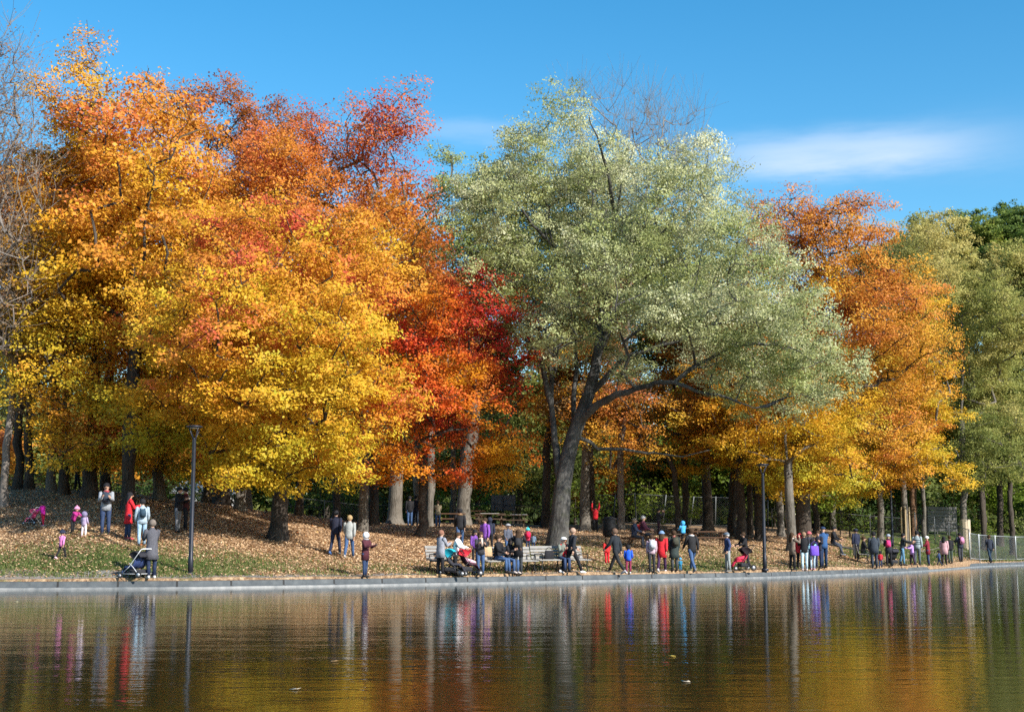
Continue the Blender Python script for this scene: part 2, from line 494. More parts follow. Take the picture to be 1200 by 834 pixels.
        k.torus(S_(neck+up*.02), .08*s, .03*s, 'z', 16, 8)
        k.build('hood', cloth(hatc), root)
    root['_m'] = 0; del root['_m']
    return dict(root=root, g=g, s=s, pel=pel*s, up=up, chest=chest*s, neck=neck*s, wri=[w*s for w in wri], hd=hd, yaw=yaw, H=H)

def local_to_world(P, v):
    a = R(P['yaw']); v = Vector(v)
    return P['g'] + Vector((v.x*math.cos(a)-v.y*math.sin(a), v.x*math.sin(a)+v.y*math.cos(a), v.z))

def backpack(P, label, c, k=1.0, front=False, group=None):
    s = P['s']*k; sg = -1 if front else 1
    root = empty('backpack', local_to_world(P, P['chest'] + Vector((0,sg*.20*P['s'],-.22*P['s']))), R(P['yaw']), label, 'backpack', group)
    m = MB()
    m.loft([(0,0,0),(0,sg*.02*s,.04*s),(0,sg*.03*s,.2*s),(0,sg*.015*s,.36*s),(0,0,.40*s)], [(.10*s,.05*s),(.145*s,.085*s),(.15*s,.09*s),(.12*s,.07*s),(.06*s,.03*s)], 12)
    m.build('bag_body', cloth(c), root)
    m = MB(); m.loft([(0,sg*.10*s,.05*s),(0,sg*.125*s,.1*s),(0,sg*.11*s,.19*s)], [(.09*s,.02*s),(.10*s,.035*s),(.085*s,.02*s)], 10)
    m.build('pocket', cloth(tuple(x*.7 for x in c)), root)
    for sd in (-1,1):
        m = MB(); m.loft([(sd*.09*s,-sg*.03*s,.36*s),(sd*.10*s,-sg*.13*s,.44*s),(sd*.11*s,-sg*.30*s,.36*s),(sd*.12*s,-sg*.33*s,.2*s),(sd*.13*s,-sg*.2*s,.02*s)], [(.025*s,.010*s)]*5, 8)
        m.build('strap', cloth(tuple(x*.6 for x in c)), root)
    return root
def handbag(loc, label, c, w=.34, h=.28, rz=0, strap=.25, group=None):
    root = empty('handbag', loc, rz, label, 'bag', group)
    m = MB(); m.loft([(0,0,0),(0,0,.03),(0,0,h*.6),(0,0,h)], [(w*.46,.07),(w*.5,.09),(w*.47,.075),(w*.42,.03)], 12)
    m.build('bag_body', cloth(c), root)
    m = MB(); m.loft([(-w*.34,0,h*.9),(-w*.28,0,h+strap*.6),(0,0,h+strap),(w*.28,0,h+strap*.6),(w*.34,0,h*.9)], [.012]*5, 6, side=(0,1,0))
    m.build('strap', cloth(tuple(x*.6 for x in c)), root)
    return root

BLACKM = paint((.015,.015,.018), .5)
ALU = paint((.55,.56,.58), .35, .8)
TYRE = paint((.02,.02,.02), .9)
def stroller(px, foot, label, fabric, hood, rz, Y=None, k=1.0, twin=False, frame=None, loc=None, blanket=None, toy=False):
    g = Vector(loc) if loc is not None else (ground_hit(px, foot) if Y is None else gpt(px, Y))
    fr = frame or BLACKM
    root = empty('toy_pram' if toy else 'pushchair', g, R(rz), label, 'toy pram' if toy else 'pushchair', None, k)
    half = .44 if twin else .25
    # forward is -Y; handle at +Y
    m = MB()
    for sd in (-1,1):
        x = sd*half
        m.loft([(x,-.42,.12),(x,-.05,.42),(x,.30,.86),(x,.44,1.03)], [.013]*4, 8)
        m.loft([(x,.38,.12),(x,.12,.40),(x,-.05,.55)], [.013]*3, 8)
        m.loft([(x,-.36,.16),(x,.36,.16)], [.010]*2, 6)
    m.loft([(-half,.37,.16),(half,.37,.16)], [.011]*2, 6, side=(0,1,0))
    m.loft([(-half,-.38,.16),(half,-.38,.16)], [.011]*2, 6, side=(0,1,0))
    m.build('frame', fr, root)
    m = MB(); m.loft([(-half,.44,1.03),(-half*.8,.47,1.06),(half*.8,.47,1.06),(half,.44,1.03)], [.019]*4, 8, side=(0,1,0)); m.build('handle', paint((.7,.7,.7),.6) if frame else BLACKM, root)
    for sx in (-1,1):
        for y, r in ((-.42,.10),(.38,.13)):
            m = MB(); m.torus((sx*(half+.035), y, r), r-.024, .024, 'x', 18, 8); w = m.build('wheel', TYRE, root)
            m = MB(); m.loft([(sx*(half+.015),y,r),(sx*(half+.055),y,r)], [r*.55]*2, 12, side=(0,1,0)); m.build('hub', paint((.5,.5,.52),.4,.5), w)
    for ox in ((-.21,.21) if twin else (0,)):
        w = .20
        m = MB()
        m.loft([(ox,-.34,.34),(ox,-.28,.40),(ox,-.02,.40),(ox,.10,.52),(ox,.26,.86)], [(w,.03),(w,.055),(w,.07),(w,.06),(w*.95,.03)], 12)
        m.build('seat', cloth(fabric), root)
        m = MB(); m.loft([(ox,-.36,.36),(ox,-.45,.20),(ox,-.50,.17)], [(w*.8,.02),(w*.75,.02),(w*.75,.02)], 10); m.build('footrest', cloth(fabric), root)
        m = MB()
        # hood: quarter shell over the seat head, made of a thick swept arc
        P = []; Rr = []
        for i in range(8):
            a = R(20 + 118*i/7); rr = .30
            P.append((ox, .17 - rr*math.cos(math.pi-a)*-1 if False else .12 + rr*math.cos(a), .66 + rr*math.sin(a))); Rr.append((w*(1.0+.12*math.sin(a)), .022))
        m.loft(P, Rr, 12)
        for sd in (-1,1):
            vs = [(ox+sd*w*1.03,.12,.66)] + [(ox+sd*w*1.03, .12+.30*math.cos(R(20+118*i/7)), .66+.30*math.sin(R(20+118*i/7))) for i in range(8)]
            vs2 = [(x-sd*.015,y,z) for x,y,z in vs]
            fs = [(0,i,i+1) for i in range(1,8)]; n = 9
            m.add(vs+vs2, fs+[(n,n+i+1,n+i) for i in range(1,8)] + [(i,i+1,n+i+1,n+i) for i in range(1,8)])
        m.build('hood', cloth(hood), root)
        if blanket:
            m = MB(); m.loft([(ox,-.30,.47),(ox,-.15,.50),(ox,.0,.53),(ox,.08,.62)], [(w*.7,.05),(w*.95,.08),(w*.9,.09),(w*.5,.05)], 12)
            m.build('blanket', cloth(blanket), root)
    m = MB(); m.loft([(0,-.20,.17),(0,-.20,.30)], [(half*.8,.16),(half*.95,.2)], 12, side=(1,0,0)); 
    m2 = MB(); m2.box((0,.06,.24),(half*1.7,.42,.16), bev=.04); m2.build('basket', cloth((.03,.03,.035)), root)
    return root
def finish_bodies():
    bpy.context.view_layer.update()
    dg = bpy.context.evaluated_depsgraph_get()
    dark = cloth((.05,.02,.018)); 
    res = [(b, bpy.data.meshes.new_from_object(b.evaluated_get(dg))) for b, *_ in SKIN_JOBS]
    for (body, me), (b2, ev, ef, ne) in zip(res, SKIN_JOBS):
        body.modifiers.clear()
        n0 = len(me.vertices); nf = len(me.polygons)
        vs = [v.co.copy() for v in me.vertices] + ev
        fs = [tuple(p.vertices) for p in me.polygons] + [tuple(n0+i for i in f) for f in ef]
        nm = bpy.data.meshes.new('body'); nm.from_pydata(vs, [], fs); nm.update()
        nm.materials.append(SKIN); nm.materials.append(dark)
        mi = np.zeros(len(fs), np.int32); mi[nf+ne:] = 1
        nm.polygons.foreach_set('material_index', mi); nm.polygons.foreach_set('use_smooth', [True]*len(fs)); nm.update()
        body.data = nm
# ------------------------------------------------------------------ the people
BK=(.014,.014,.017); NV=(.018,.028,.065); JN=(.05,.095,.20); DJ=(.03,.05,.11); LJ=(.27,.40,.52); GY=(.22,.22,.25); DG=(.06,.06,.07)
WH=(.78,.78,.80); RED=(.55,.02,.03); MAR=(.13,.02,.035); PK=(.75,.22,.48); HP=(.78,.03,.42); BR=(.05,.028,.015); BL=(.35,.24,.12); GH=(.45,.43,.42)
TAN=(.42,.30,.19); PUR=(.16,.06,.30); LIL=(.48,.28,.68); BLU=(.02,.10,.62); TEAL=(.03,.36,.55); MAG=(.40,.03,.20)
P_ = person
# left bank
P_(50,616,587,'small child in a hot pink jacket and red leggings pushing a toy pram',HP,(.5,.02,.06),250,'push',hair=BK,shoe=PK)
stroller(37.5,615,'pink toy pram with thin pale legs in front of the child in hot pink',(.65,.08,.22),(.70,.12,.25),250,k=.62,frame=paint((.6,.55,.5),.5),toy=True)
P_(85,625,600,'child in a magenta jacket bending over beside the child in white trousers',MAG,BK,60,'bend',hair=BK,hat='beanie',hatc=(.6,.25,.4),H=1.05)
P_(98,629.5,600,'toddler in white trousers and a mauve grey hat on the leafy slope',(.35,.28,.42),(.75,.65,.70),160,'stand2',hair=None,hat='hood',hatc=(.18,.16,.26),shoe=PK)
a=P_(123,626.5,566,'tall adult in grey jacket and jeans, a dark pack on the chest',(.26,.28,.31),DJ,15,'hold',hair=BK,scarf=(.35,.05,.06))
backpack(a,'dark carrier pack on the chest of the adult in grey jacket and jeans',(.03,.04,.06),.9,front=True)
P_(149.5,632,577,'woman in a knee length bright red coat on the shaded slope',RED,DJ,120,'hold',hair=BK,cl=.34,shoe=(.5,.08,.1),longhair=True)
a=P_(165.7,640,585,'person in pale blue jacket and light jeans behind the long charcoal coat',(.30,.38,.45),LJ,200,'stand2',hair=BK)
backpack(a,'dark teal shoulder pack on the person in the pale blue jacket',(.03,.06,.09),.75)
P_(177,679.3,611,'man in a long charcoal coat standing by the twin pushchair at the kerb',(.085,.085,.10),NV,215,'hold',hair=(.16,.13,.11),cl=.36,shoe=(.6,.6,.6))
stroller(161,677.8,'black and navy twin pushchair parked beside the man in the long charcoal coat',(.03,.05,.14),(.025,.025,.032),248,k=.86,twin=True,frame=paint((.62,.63,.65),.4))
P_(71.6,655,622,'little girl in pale pink jacket and dark hat alone on the grass',PK,BK,150,'walk',hair=None,hat='beanie',hatc=(.02,.025,.05),shoe=(.75,.45,.6))
P_(90,580,537,'dark clothed figure leaning between the trunks at the top of the slope',BK,BK,290,'reach',hair=BK,Y=66)
P_(208,624,571,'man in a black jacket and grey trousers facing his companion in the shade',BK,(.16,.16,.17),70,'hold',hair=BK)
P_(217,622,571.5,'person in black with dark red collar close to the man in grey trousers',(.05,.012,.014),BK,275,'hold',hair=BK,scarf=(.2,.02,.03))
P_(392.7,649.5,598,'man in a dark navy jacket and dark trousers walking up the slope',(.016,.018,.035),(.016,.022,.05),170,'walk',hair=BK,shoe=(.05,.12,.3))
P_(409,654,604,'fair haired person in a grey sweater and blue jeans walking up the slope',(.30,.31,.30),JN,175,'walk',hair=BL,cl=.12,shoe=(.4,.35,.3))
P_(427.7,676.3,624.5,'woman in a dark maroon coat and a white knitted hat alone at the kerb',(.075,.02,.03),DJ,60,'hold',hair=None,hat='hood',hatc=(.68,.68,.70),cl=.26,collar=(.35,.34,.35))
# middle: far figures between the trunks
P_(480,616.5,591,'person in a black jacket and jeans between the trunks, left of two together',BK,JN,200,'stand',hair=BK,H=1.7,Y=80)
P_(486.5,617,590,'person in black beside the jeans wearer between the trunks, right of two together',(.02,.02,.03),(.02,.03,.05),150,'stand2',hair=BK,H=1.72,Y=80.5)
P_(513,621,589.5,'person in a tan jacket and blue jeans near the picnic tables',(.28,.23,.15),JN,190,'hold',hair=BR,Y=78)
P_(539,640.5,596,'man in black parka with brown fur hood walking toward the leaning trunk',BK,JN,185,'walk',hair=BK,collar=(.22,.13,.06))
# group at the left bench
P_(516,675,621.5,'woman in a grey puffer coat and tan boots before the small bench',(.24,.25,.29),BK,130,'hold',hair=(.25,.12,.08),cl=.22,shoe=(.4,.27,.14),fat=1.12)
P_(533.5,674.5,624,'woman in a white jacket pushing the turquoise hooded pushchair',WH,BK,75,'push',hair=BR,cl=.14)
stroller(530,675,'dark pushchair with a turquoise hood in front of the woman in white',(.03,.03,.04),(.02,.42,.55),80)
stroller(547,675,'dark pushchair with a bright red hood and a pink and white blanket',(.06,.02,.03),(.62,.03,.05),115,blanket=(.68,.42,.52))
P_(563,675.3,625,'woman in dark jacket and jeans facing the pond with a beige scarf',(.035,.035,.04),JN,10,'hold',hair=BR,longhair=True,scarf=(.55,.42,.34))
g_=ground_hit(571,672); handbag(g_+Vector((0,-.05,.62)),'tan tote bag hanging beside the woman with the beige scarf',(.45,.30,.17),.40,.36,R(20))
P_(556.5,660,627,'dark haired child in purple behind the woman with the tan tote',PUR,BK,20,'stand',hair=BK,longhair=True,H=1.25,Y=56)
P_(568.5,664,619,'person in a violet jacket standing behind the woman with the tan tote',(.20,.07,.36),BK,320,'stand',hair=BR,H=1.62,Y=58)
P_(574,655,615.5,'tall person in dark navy behind the group by the pond benches',(.02,.024,.045),BK,180,'stand',hair=BK,Y=60.5,hat='hood',hatc=(.02,.024,.045))
P_(595,652,621,'person in a slate jacket and grey cap on the grass behind the bench',(.08,.09,.12),JN,30,'stand2',hair=None,hat='cap',hatc=(.3,.3,.32),Y=59.5,H=1.28)
a=P_(618.5,645,618.5,'child in a teal bobble hat with a red backpack on the grass',(.45,.04,.08),NV,190,'stand',hair=None,hat='beanie',hatc=(.05,.42,.45))
backpack(a,'bright red backpack on the child in the teal bobble hat',(.70,.02,.08),1.1)
P_(625,645,624,'small child in slate blue beside the child with the red backpack',(.14,.20,.28),NV,160,'stand',hair=BR)
# ------------------------------------------------------------------ pond benches
SLAT = wood((.27,.26,.245)); IRON = paint((.02,.02,.022), .5, .3)
def bench(px0, px1, label, rz, off=.95, group='pale slatted benches along the pond', L=None, loc=None, width=None):
    pm = (px0+px1)/2
    Y = float(Ysh(pm)) + off; g = gpt(pm, Y) if loc is None else Vector(loc)
    if L is None: L = (px1-px0)*Y/F/math.cos(R(rz))
    root = empty('bench', g, R(rz), label, 'bench', group)
    for i in range(4):
        m = MB(); m.box((0,-.24+.13*i,.45-.012*(i==0)+.006*i),(L,.105,.035)); m.build('seat_slat', SLAT, root)
    for i in range(4):
        a = R(-14); z = .545+.125*i
        m = MB(); m.box((0,.235+.032*i,z),(L,.03,.10), Matrix.Rotation(a,3,'X')); m.build('back_slat', SLAT, root)
    n = 3 if L > 1.7 else 2
    for i in range(n):
        x = -L/2+.16 + (L-.32)*i/(n-1)
        m = MB()
        m.loft([(x,-.22,0),(x,-.28,.08),(x,-.20,.22),(x,-.24,.34),(x,-.26,.425)], [.024,.022,.02,.022,.026], 8)
        m.loft([(x,.32,0),(x,.34,.08),(x,.22,.24),(x,.20,.42),(x,.265,.66),(x,.36,.95)], [.024,.022,.022,.024,.02,.016], 8)
        m.loft([(x,-.28,.42),(x,.22,.425)], [.022,.022], 8, side=(0,0,1))
        m.loft([(x,-.20,.22),(x,0,.30),(x,.22,.24)], [.016]*3, 8, side=(0,0,1))
        m.build('leg', IRON, root)
        m = MB(); m.loft([(x,.24,.66),(x,0,.68),(x,-.24,.66),(x,-.29,.60),(x,-.25,.44)], [.018,.02,.022,.02,.016], 8, side=(1,0,0)); m.build('armrest', IRON, root)
    return root, g, R(rz)
def on_bench(B, lx, ly=-.02):
    root, g, a = B
    return g + Vector((lx*math.cos(a)-ly*math.sin(a), lx*math.sin(a)+ly*math.cos(a), 0))
RZ = 37
B0 = bench(504,527,'short pale bench half hidden behind the woman in the grey puffer coat',RZ,1.6)
B1 = bench(567,626,'long pale slatted bench with the couple in dark jackets sitting on it',RZ)
B2 = bench(627,688,'long pale slatted bench with the man in the white cap sitting on it',RZ)
B3 = bench(1003,1020,'grey slatted bench seen end on with two people in dark clothes',78,4.6,L=1.7)
# seated and nearby people
P_(0,0,0,'man in black jacket and jeans sitting beside a dark haired woman',BK,JN,RZ+25,'sit',hair=BR,H=1.78,loc=on_bench(B1,-.55),cl=.02)
P_(0,0,0,'dark haired woman in black sitting on the bench right of the man in jeans',BK,JN,RZ+5,'sitphone',hair=BK,longhair=True,H=1.66,loc=on_bench(B1,-.02),cl=.02,shoe=(.6,.5,.45))
a=P_(607.5,674.3,622,'woman in a black coat and leggings with her back turned, taking a picture',BK,(.04,.045,.05),175,'photo',hair=BR,cl=.24,longhair=True)
backpack(a,'black leather backpack on the woman taking a picture',(.03,.03,.033),.85)
P_(0,0,0,'man in a white cap and grey green jacket sitting on the long bench',(.17,.19,.16),DJ,RZ-8,'sitphone',hair=GH,hat='cap',hatc=WH,H=1.68,loc=on_bench(B2,.02),cl=.02)
g_=on_bench(B2,-.62,-.05); handbag(g_+Vector((0,0,.48)),'black bag standing on the bench left of the man in the white cap',BK,.46,.32,R(RZ),.12)
P_(661.5,671,631,'woman in a red jacket mostly hidden behind the bald man in black',RED,BK,210,'stand',hair=(.2,.08,.04),Y=54.6)
P_(670,674.6,622.5,'bald man in a black jacket and white shoes walking past the bench',(.02,.022,.028),BK,120,'stride',hair=(.38,.25,.18),shoe=WH)
P_(698,622,591,'far child in a red jacket with both arms raised by the grey trunk',RED,BK,170,'up',hair=BK,Y=80)
P_(711.5,661,630.5,'child all in red left of the man in the dark jacket',(.6,.03,.03),(.6,.02,.03),200,'stand',hair=BR,longhair=True)
P_(722.5,674,622.4,'man in a dark jacket and charcoal trousers striding left along the kerb',(.018,.022,.028),(.022,.023,.026),235,'stride',hair=(.15,.09,.06),shoe=(.35,.35,.38))
P_(736.5,673.2,640,'child in a bright royal blue jacket walking beside the kerb',BLU,(.22,.03,.07),170,'stand2',hair=BK,shoe=WH)
P_(772,632,600.5,'person in dark clothes holding a grey camera by the far wire fence',(.03,.03,.035),(.05,.02,.03),75,'photo',hair=BK,Y=79)
a=P_(764,672.5,628.6,'woman with dark hair, grey backpack and black leggings by the kerb',(.45,.32,.38),(.03,.03,.035),185,'stand',hair=BR,cl=.08)
backpack(a,'pale grey backpack on the woman in black leggings',(.48,.50,.54),1.05)
P_(775.7,672,625,'woman in a bright red coat and a light blue beanie walking along the kerb',RED,(.05,.02,.06),165,'walk',hair=BR,longhair=True,hat='beanie',hatc=(.16,.26,.42),cl=.28,shoe=(.6,.55,.55),fat=1.08)
a=P_(790.5,672.5,625.5,'person in a long dark green coat with a dark backpack and red scarf',(.03,.042,.04),(.05,.055,.06),190,'stand',hair=BR,cl=.36,scarf=(.4,.06,.06),fat=1.12)
backpack(a,'dark olive backpack on the person in the long green coat',(.05,.05,.035),1.0)
P_(797.5,673,658,'toddler in teal with a blue bobble hat low among the adults',(.03,.20,.34),(.02,.16,.30),180,'stand',hair=None,hat='beanie',hatc=(.08,.38,.70))
P_(811.6,672.5,623,'man in black jacket with a pale hood and jeans walking away',(.018,.018,.02),JN,200,'stride',hair=BR,collar=(.55,.55,.56),shoe=(.2,.2,.22))
P_(853,671.2,625.5,'man in a flat cap, navy jacket and grey trousers with hands in his pockets',(.035,.055,.13),(.25,.27,.27),280,'pockets',hair=GH,hat='cap',hatc=(.10,.13,.17),shoe=(.2,.18,.16))
P_(874,668.5,626.5,'woman in a black sweater leaning on the red pushchair',BK,(.02,.02,.03),290,'push',hair=BR,Y=61.2)
stroller(870,671.2,'black pushchair with a red hood and red footmuff in front of the lamp post',(.55,.03,.07),(.03,.02,.025),285,blanket=(.62,.04,.09))
# group right of the lamp post
P_(929,670.6,627,'woman in a taupe tunic with white sleeves and black leggings at the kerb',(.16,.125,.10),(.015,.015,.018),120,'photo',hair=BR,longhair=True,cl=.20,scarf=(.65,.58,.52))
P_(938,668.5,627,'person in a red hooded jacket half hidden behind the pale jeans wearer',(.55,.03,.05),BK,150,'stand',hair=BK,Y=64.2,hat='hood',hatc=(.55,.03,.05))
P_(943,670.6,626,'person in a black jacket and very pale jeans with back to the pond',BK,(.42,.56,.64),180,'hold',hair=(.25,.16,.1),shoe=(.6,.5,.5))
P_(948.5,668,625,'woman in dark clothes and a reddish hat in the middle of the group',(.03,.03,.045),BK,30,'stand',hair=BR,hat='beanie',hatc=(.45,.10,.12),Y=65.0)
P_(952.5,670.4,634.5,'slight person in pale teal jacket with a purple bag behind',(.22,.42,.52),(.36,.46,.55),185,'stand',hair=BK,longhair=True,shoe=(.7,.4,.5))
g_=ground_hit(952.5,670.4); handbag(g_+Vector((.05,-.22,.62)),'purple bag against the back of the person in pale teal',(.16,.08,.55),.42,.44,0,.2)
P_(959.5,668.8,625,'man in black with his face turned to the pond beside the blue jacket',(.02,.02,.03),NV,340,'hold',hair=BR,Y=65.2)
P_(966,670,622.5,'man in blue jacket, navy trousers and dark cap, back to the pond',(.03,.085,.21),(.012,.03,.075),195,'hold',hair=None,hat='cap',hatc=(.02,.04,.09))
P_(976.6,0,0,'person in black perched on the low rail with one leg stretched out',BK,(.05,.06,.08),65,'perch',hair=BK,H=1.72,loc=gpt(976.6,73.5)+Vector((0,0,.12)),shoe=WH)
# right end
P_(1004,664,627,'person in a dark navy jacket standing behind the end-on bench',(.02,.025,.05),BK,200,'stand',hair=BK,hat='cap',hatc=(.02,.025,.05),Y=75)
P_(0,0,0,'person in a dark jacket and green trousers sitting on the end-on bench',BK,(.06,.08,.05),78,'sit',hair=BR,H=1.72,loc=on_bench(B3,.1),cl=.02)
P_(1025,669.3,627,'broad man in a long slate coat with his back turned at the right end',(.035,.045,.06),(.03,.04,.06),175,'stand2',hair=BK,cl=.20,fat=1.2)
P_(1032,667.5,648.5,'small child in red beside the broad man in the slate coat',(.5,.03,.05),DJ,160,'stand',hair=BK)
a=P_(1042,667.2,630,'person in a black coat and grey beanie pushing the small dark pushchair',(.025,.025,.035),BK,165,'push',hair=None,hat='beanie',hatc=(.28,.32,.38),cl=.22)
backpack(a,'bright pink backpack on the person in the grey beanie',(.75,.05,.20),.85)
stroller(1046,666.5,'small dark pushchair at the right end of the promenade',BK,(.03,.03,.04),200,k=.9)
P_(1058,668.3,631,'person in a black top and blue jeans holding both hands out',(.03,.035,.04),(.10,.22,.34),75,'reach',hair=BK)
P_(1069.3,668,640,'child in a lilac jacket reaching toward the person in blue jeans',LIL,(.05,.03,.06),280,'reach',hair=BR)
P_(1075.5,667,627,'tall person in grey jacket with dark bands behind the lilac child',(.28,.33,.35),(.08,.10,.11),150,'stand',hair=BK,stripes=(.06,.09,.10))
P_(1088,664.3,630.5,'woman in a maroon coat and a white beanie at the curve of the kerb',(.20,.02,.035),DJ,250,'hold',hair=None,hat='beanie',hatc=WH,cl=.26)
P_(1101,664.2,646,'small child in dark blue holding on to the woman in the pink puffer coat',(.03,.05,.12),NV,240,'walk',hair=BK)
P_(1107,665,632,'woman in a pale dusky pink puffer coat with dark hair',(.50,.30,.33),(.03,.02,.025),150,'stand',hair=BK,cl=.28,fat=1.2,longhair=True)
P_(1114,663,631,'person in a black jacket and green trousers right of the pink puffer coat',BK,(.06,.08,.065),190,'stand',hair=BR)
a=P_(1126,662.6,628.8,'adult in dark navy with hands on a child carrier by the wire fence',(.03,.035,.055),(.05,.05,.06),200,'hold',hair=BK,cl=.10,fat=1.1)
backpack(a,'pink and pale blue rucksack on the adult nearest the wire fence',(.55,.22,.36),1.0)
P_(1160.5,661.8,629.6,'lone man in dark navy walking before the wire fence, far right',(.022,.028,.045),(.02,.04,.07),190,'walk',hair=BR)

# ------------------------------------------------------------------ picnic tables and the people at them
TIMB = wood((.14,.075,.045)); TIMB2 = wood((.10,.068,.045))
def picnic(px, Y, rz, label, mat=None, k=1.0, dz=0):
    g = gpt(px, Y); mat = mat or TIMB
    root = empty('picnic_table', g, R(rz), label, 'picnic table', 'wooden picnic tables under the trees', k)
    m = MB()
    for i in range(5): m.box((0,-.32+.16*i,.74),(1.8,.145,.045))
    m.build('tabletop', mat, root)
    for sd in (-1,1):
        m = MB()
        for i in range(2): m.box((0,sd*(.62+.15*i),.44),(1.8,.135,.045))
        m.build('seat', mat, root)
    for sx in (-1,1):
        m = MB()
        for sd in (-1,1): m.box((sx*.66,sd*.36,.36),(.045,.09,.84), Matrix.Rotation(R(sd*30),3,'X'))
        m.box((sx*.70,0,.40),(.04,1.5,.09)); m.build('leg_frame', mat, root)
    return root, g
picnic(527,83,8,'brown picnic table right of the person in the tan jacket')
picnic(551,87,-6,'brown picnic table behind the leaning trunk')
picnic(574,84,4,'dark picnic table below the grey panel board, left one',TIMB2)
picnic(601,85,-3,'dark picnic table below the grey panel board, right one',TIMB2)
m=MB(); m.box((0,0,0),(1.1,.62,.012)); g_=gpt(574,84)
tag(m.build('paper_sheet', paint((.75,.75,.74),.8), None, g_+Vector((0,0,.773))),'white paper cover on the picnic table below the panel board','paper sheet')
m=MB(); m.box((0,0,0),(1.0,.62,.012)); g_=gpt(601,85)
tag(m.build('paper_sheet', paint((.55,.58,.64),.8), None, g_+Vector((.35,0,.773))),'pale blue paper cover on the right hand table below the panel board','paper sheet')
_,gt=picnic(749,67.5,80,'brown picnic table with the two seated men beside it')
_,gt2=picnic(801,73,5,'brown picnic table with the child in light blue sitting on it',TIMB2)
picnic(830,72,2,'long brown picnic table left of the man in the flat cap')
P_(0,0,0,'man in a navy jacket sitting sideways at the picnic table, left of two seated',(.035,.045,.08),(.03,.035,.05),75,'sit',hair=(.3,.22,.16),H=1.75,loc=gpt(743,66.5)+Vector((0,0,.02)))
P_(0,0,0,'grey haired man in a maroon jacket sitting at the picnic table',(.11,.03,.05),(.04,.05,.07),70,'sit',hair=GH,H=1.78,loc=gpt(753,67.6)+Vector((0,0,.05)))
P_(0,0,0,'child in a light blue jacket sitting on the dark picnic table bench',(.06,.34,.68),NV,200,'sit',hair=BK,hat='hood',hatc=(.06,.34,.68),H=1.3,loc=gpt(800.6,72.2)+Vector((0,0,.20)))
m=MB(); m.loft([(0,0,0),(0,0,.05),(0,0,.26),(0,0,.30)],[(.2,.12),(.24,.15),(.22,.14),(.16,.08)],12)
bg=empty('bag',gt+Vector((.15,.5,.765)),0,'red bag lying on the picnic table beside the maroon jacket','bag')
m.build('bag_body',cloth((.6,.05,.05)),bg)
m=MB(); m.loft([(-.1,0,.28),(-.06,0,.38),(.06,0,.38),(.1,0,.28)],[.014]*4,6,side=(0,1,0)); m.build('handle',cloth((.3,.03,.03)),bg)

# litter bin
g=ground_hit(714,629); root=empty('litter_bin',g,0,'black round litter bin on the grass behind the child in red','litter bin')
m=MB(); m.loft([(0,0,.06),(0,0,.10),(0,0,.85),(0,0,.88)],[.30,.33,.36,.36],20); m.build('bin_body',paint((.012,.013,.016),.55),root)
m=MB(); m.loft([(0,0,.88),(0,0,.90),(0,0,.97),(0,0,.98)],[.37,.40,.40,.33],20); m.build('rim',paint((.02,.02,.024),.5),root)
m=MB(); m.loft([(0,0,0),(0,0,.07)],[.24,.24],16); m.build('base',paint((.03,.03,.03),.7),root)
m=MB(); m.loft([(0,0,.978),(0,0,1.0),(0,0,1.06)],[.30,.31,.10],18); m.build('liner',paint((.02,.02,.022),.35),root)

# lamp posts
LAMP = paint((.018,.02,.03), .45, .2)
def lamp(px, foot, top, label, Y=None):
    g = ground_hit(px, foot) if Y is None else gpt(px, Y)
    H = zat(top, g.y) - g.z
    root = empty('street_lamp', g, 0, label, 'street lamp', 'tall dark street lamps on the bank')
    m=MB(); m.loft([(0,0,-.1),(0,0,.5),(0,0,.52),(0,0,H-.46),(0,0,H-.42)],[.09,.085,.076,.062,.070],14); m.build('pole',LAMP,root)
    m=MB(); m.loft([(0,0,-.05),(0,0,.03),(0,0,.06)],[.15,.15,.10],16); m.build('base_plate',LAMP,root)
    for i in range(4):
        a=R(45+90*i); c,s=math.cos(a),math.sin(a)
        m=MB(); m.loft([(c*.045,s*.045,H-.47),(c*.09,s*.09,H-.36),(c*.21,s*.21,H-.09)],[.018,.016,.014],8); m.build('arm',LAMP,root)
    m=MB(); m.loft([(0,0,H-.09),(0,0,H-.075),(0,0,H-.03),(0,0,H)],[.20,.255,.26,.08],22); m.build('lamp_head',LAMP,root)
    m=MB(); m.loft([(0,0,H-.115),(0,0,H-.088)],[.12,.17],18); m.build('diffuser',paint((.55,.55,.52),.3),root)
    m=MB(); m.box((0,-.078,.85),(.06,.02,.22)); m.build('access_panel',paint((.03,.032,.04),.5),root)
    return root
lamp(223,672.5,498,'tall dark lamp post at the left, near the man in the long charcoal coat')
lamp(896.3,668,543,'tall dark lamp post right of the red pushchair')
lamp(1046,632,555,'distant dark lamp post behind the grey beanie wearer',Y=92)

# grey panel board
g=gpt(590,96); root=empty('panel_board',g,0,'grey two panel board on posts behind the picnic tables','notice board')
z0=zat(598,96)-g.z; z1=zat(580,96)-g.z
for x0,x1 in ((-.82,-.06),(.0,.80)):
    m=MB(); m.box(((x0+x1)/2,0,(z0+z1)/2),(x1-x0,.05,z1-z0)); m.build('panel',paint((.11,.115,.135),.6),root)
for x in (-.80,-.03,.78):
    m=MB(); m.box((x,.06,z1/2),(.06,.06,z1)); m.build('post',paint((.05,.05,.055),.6),root)

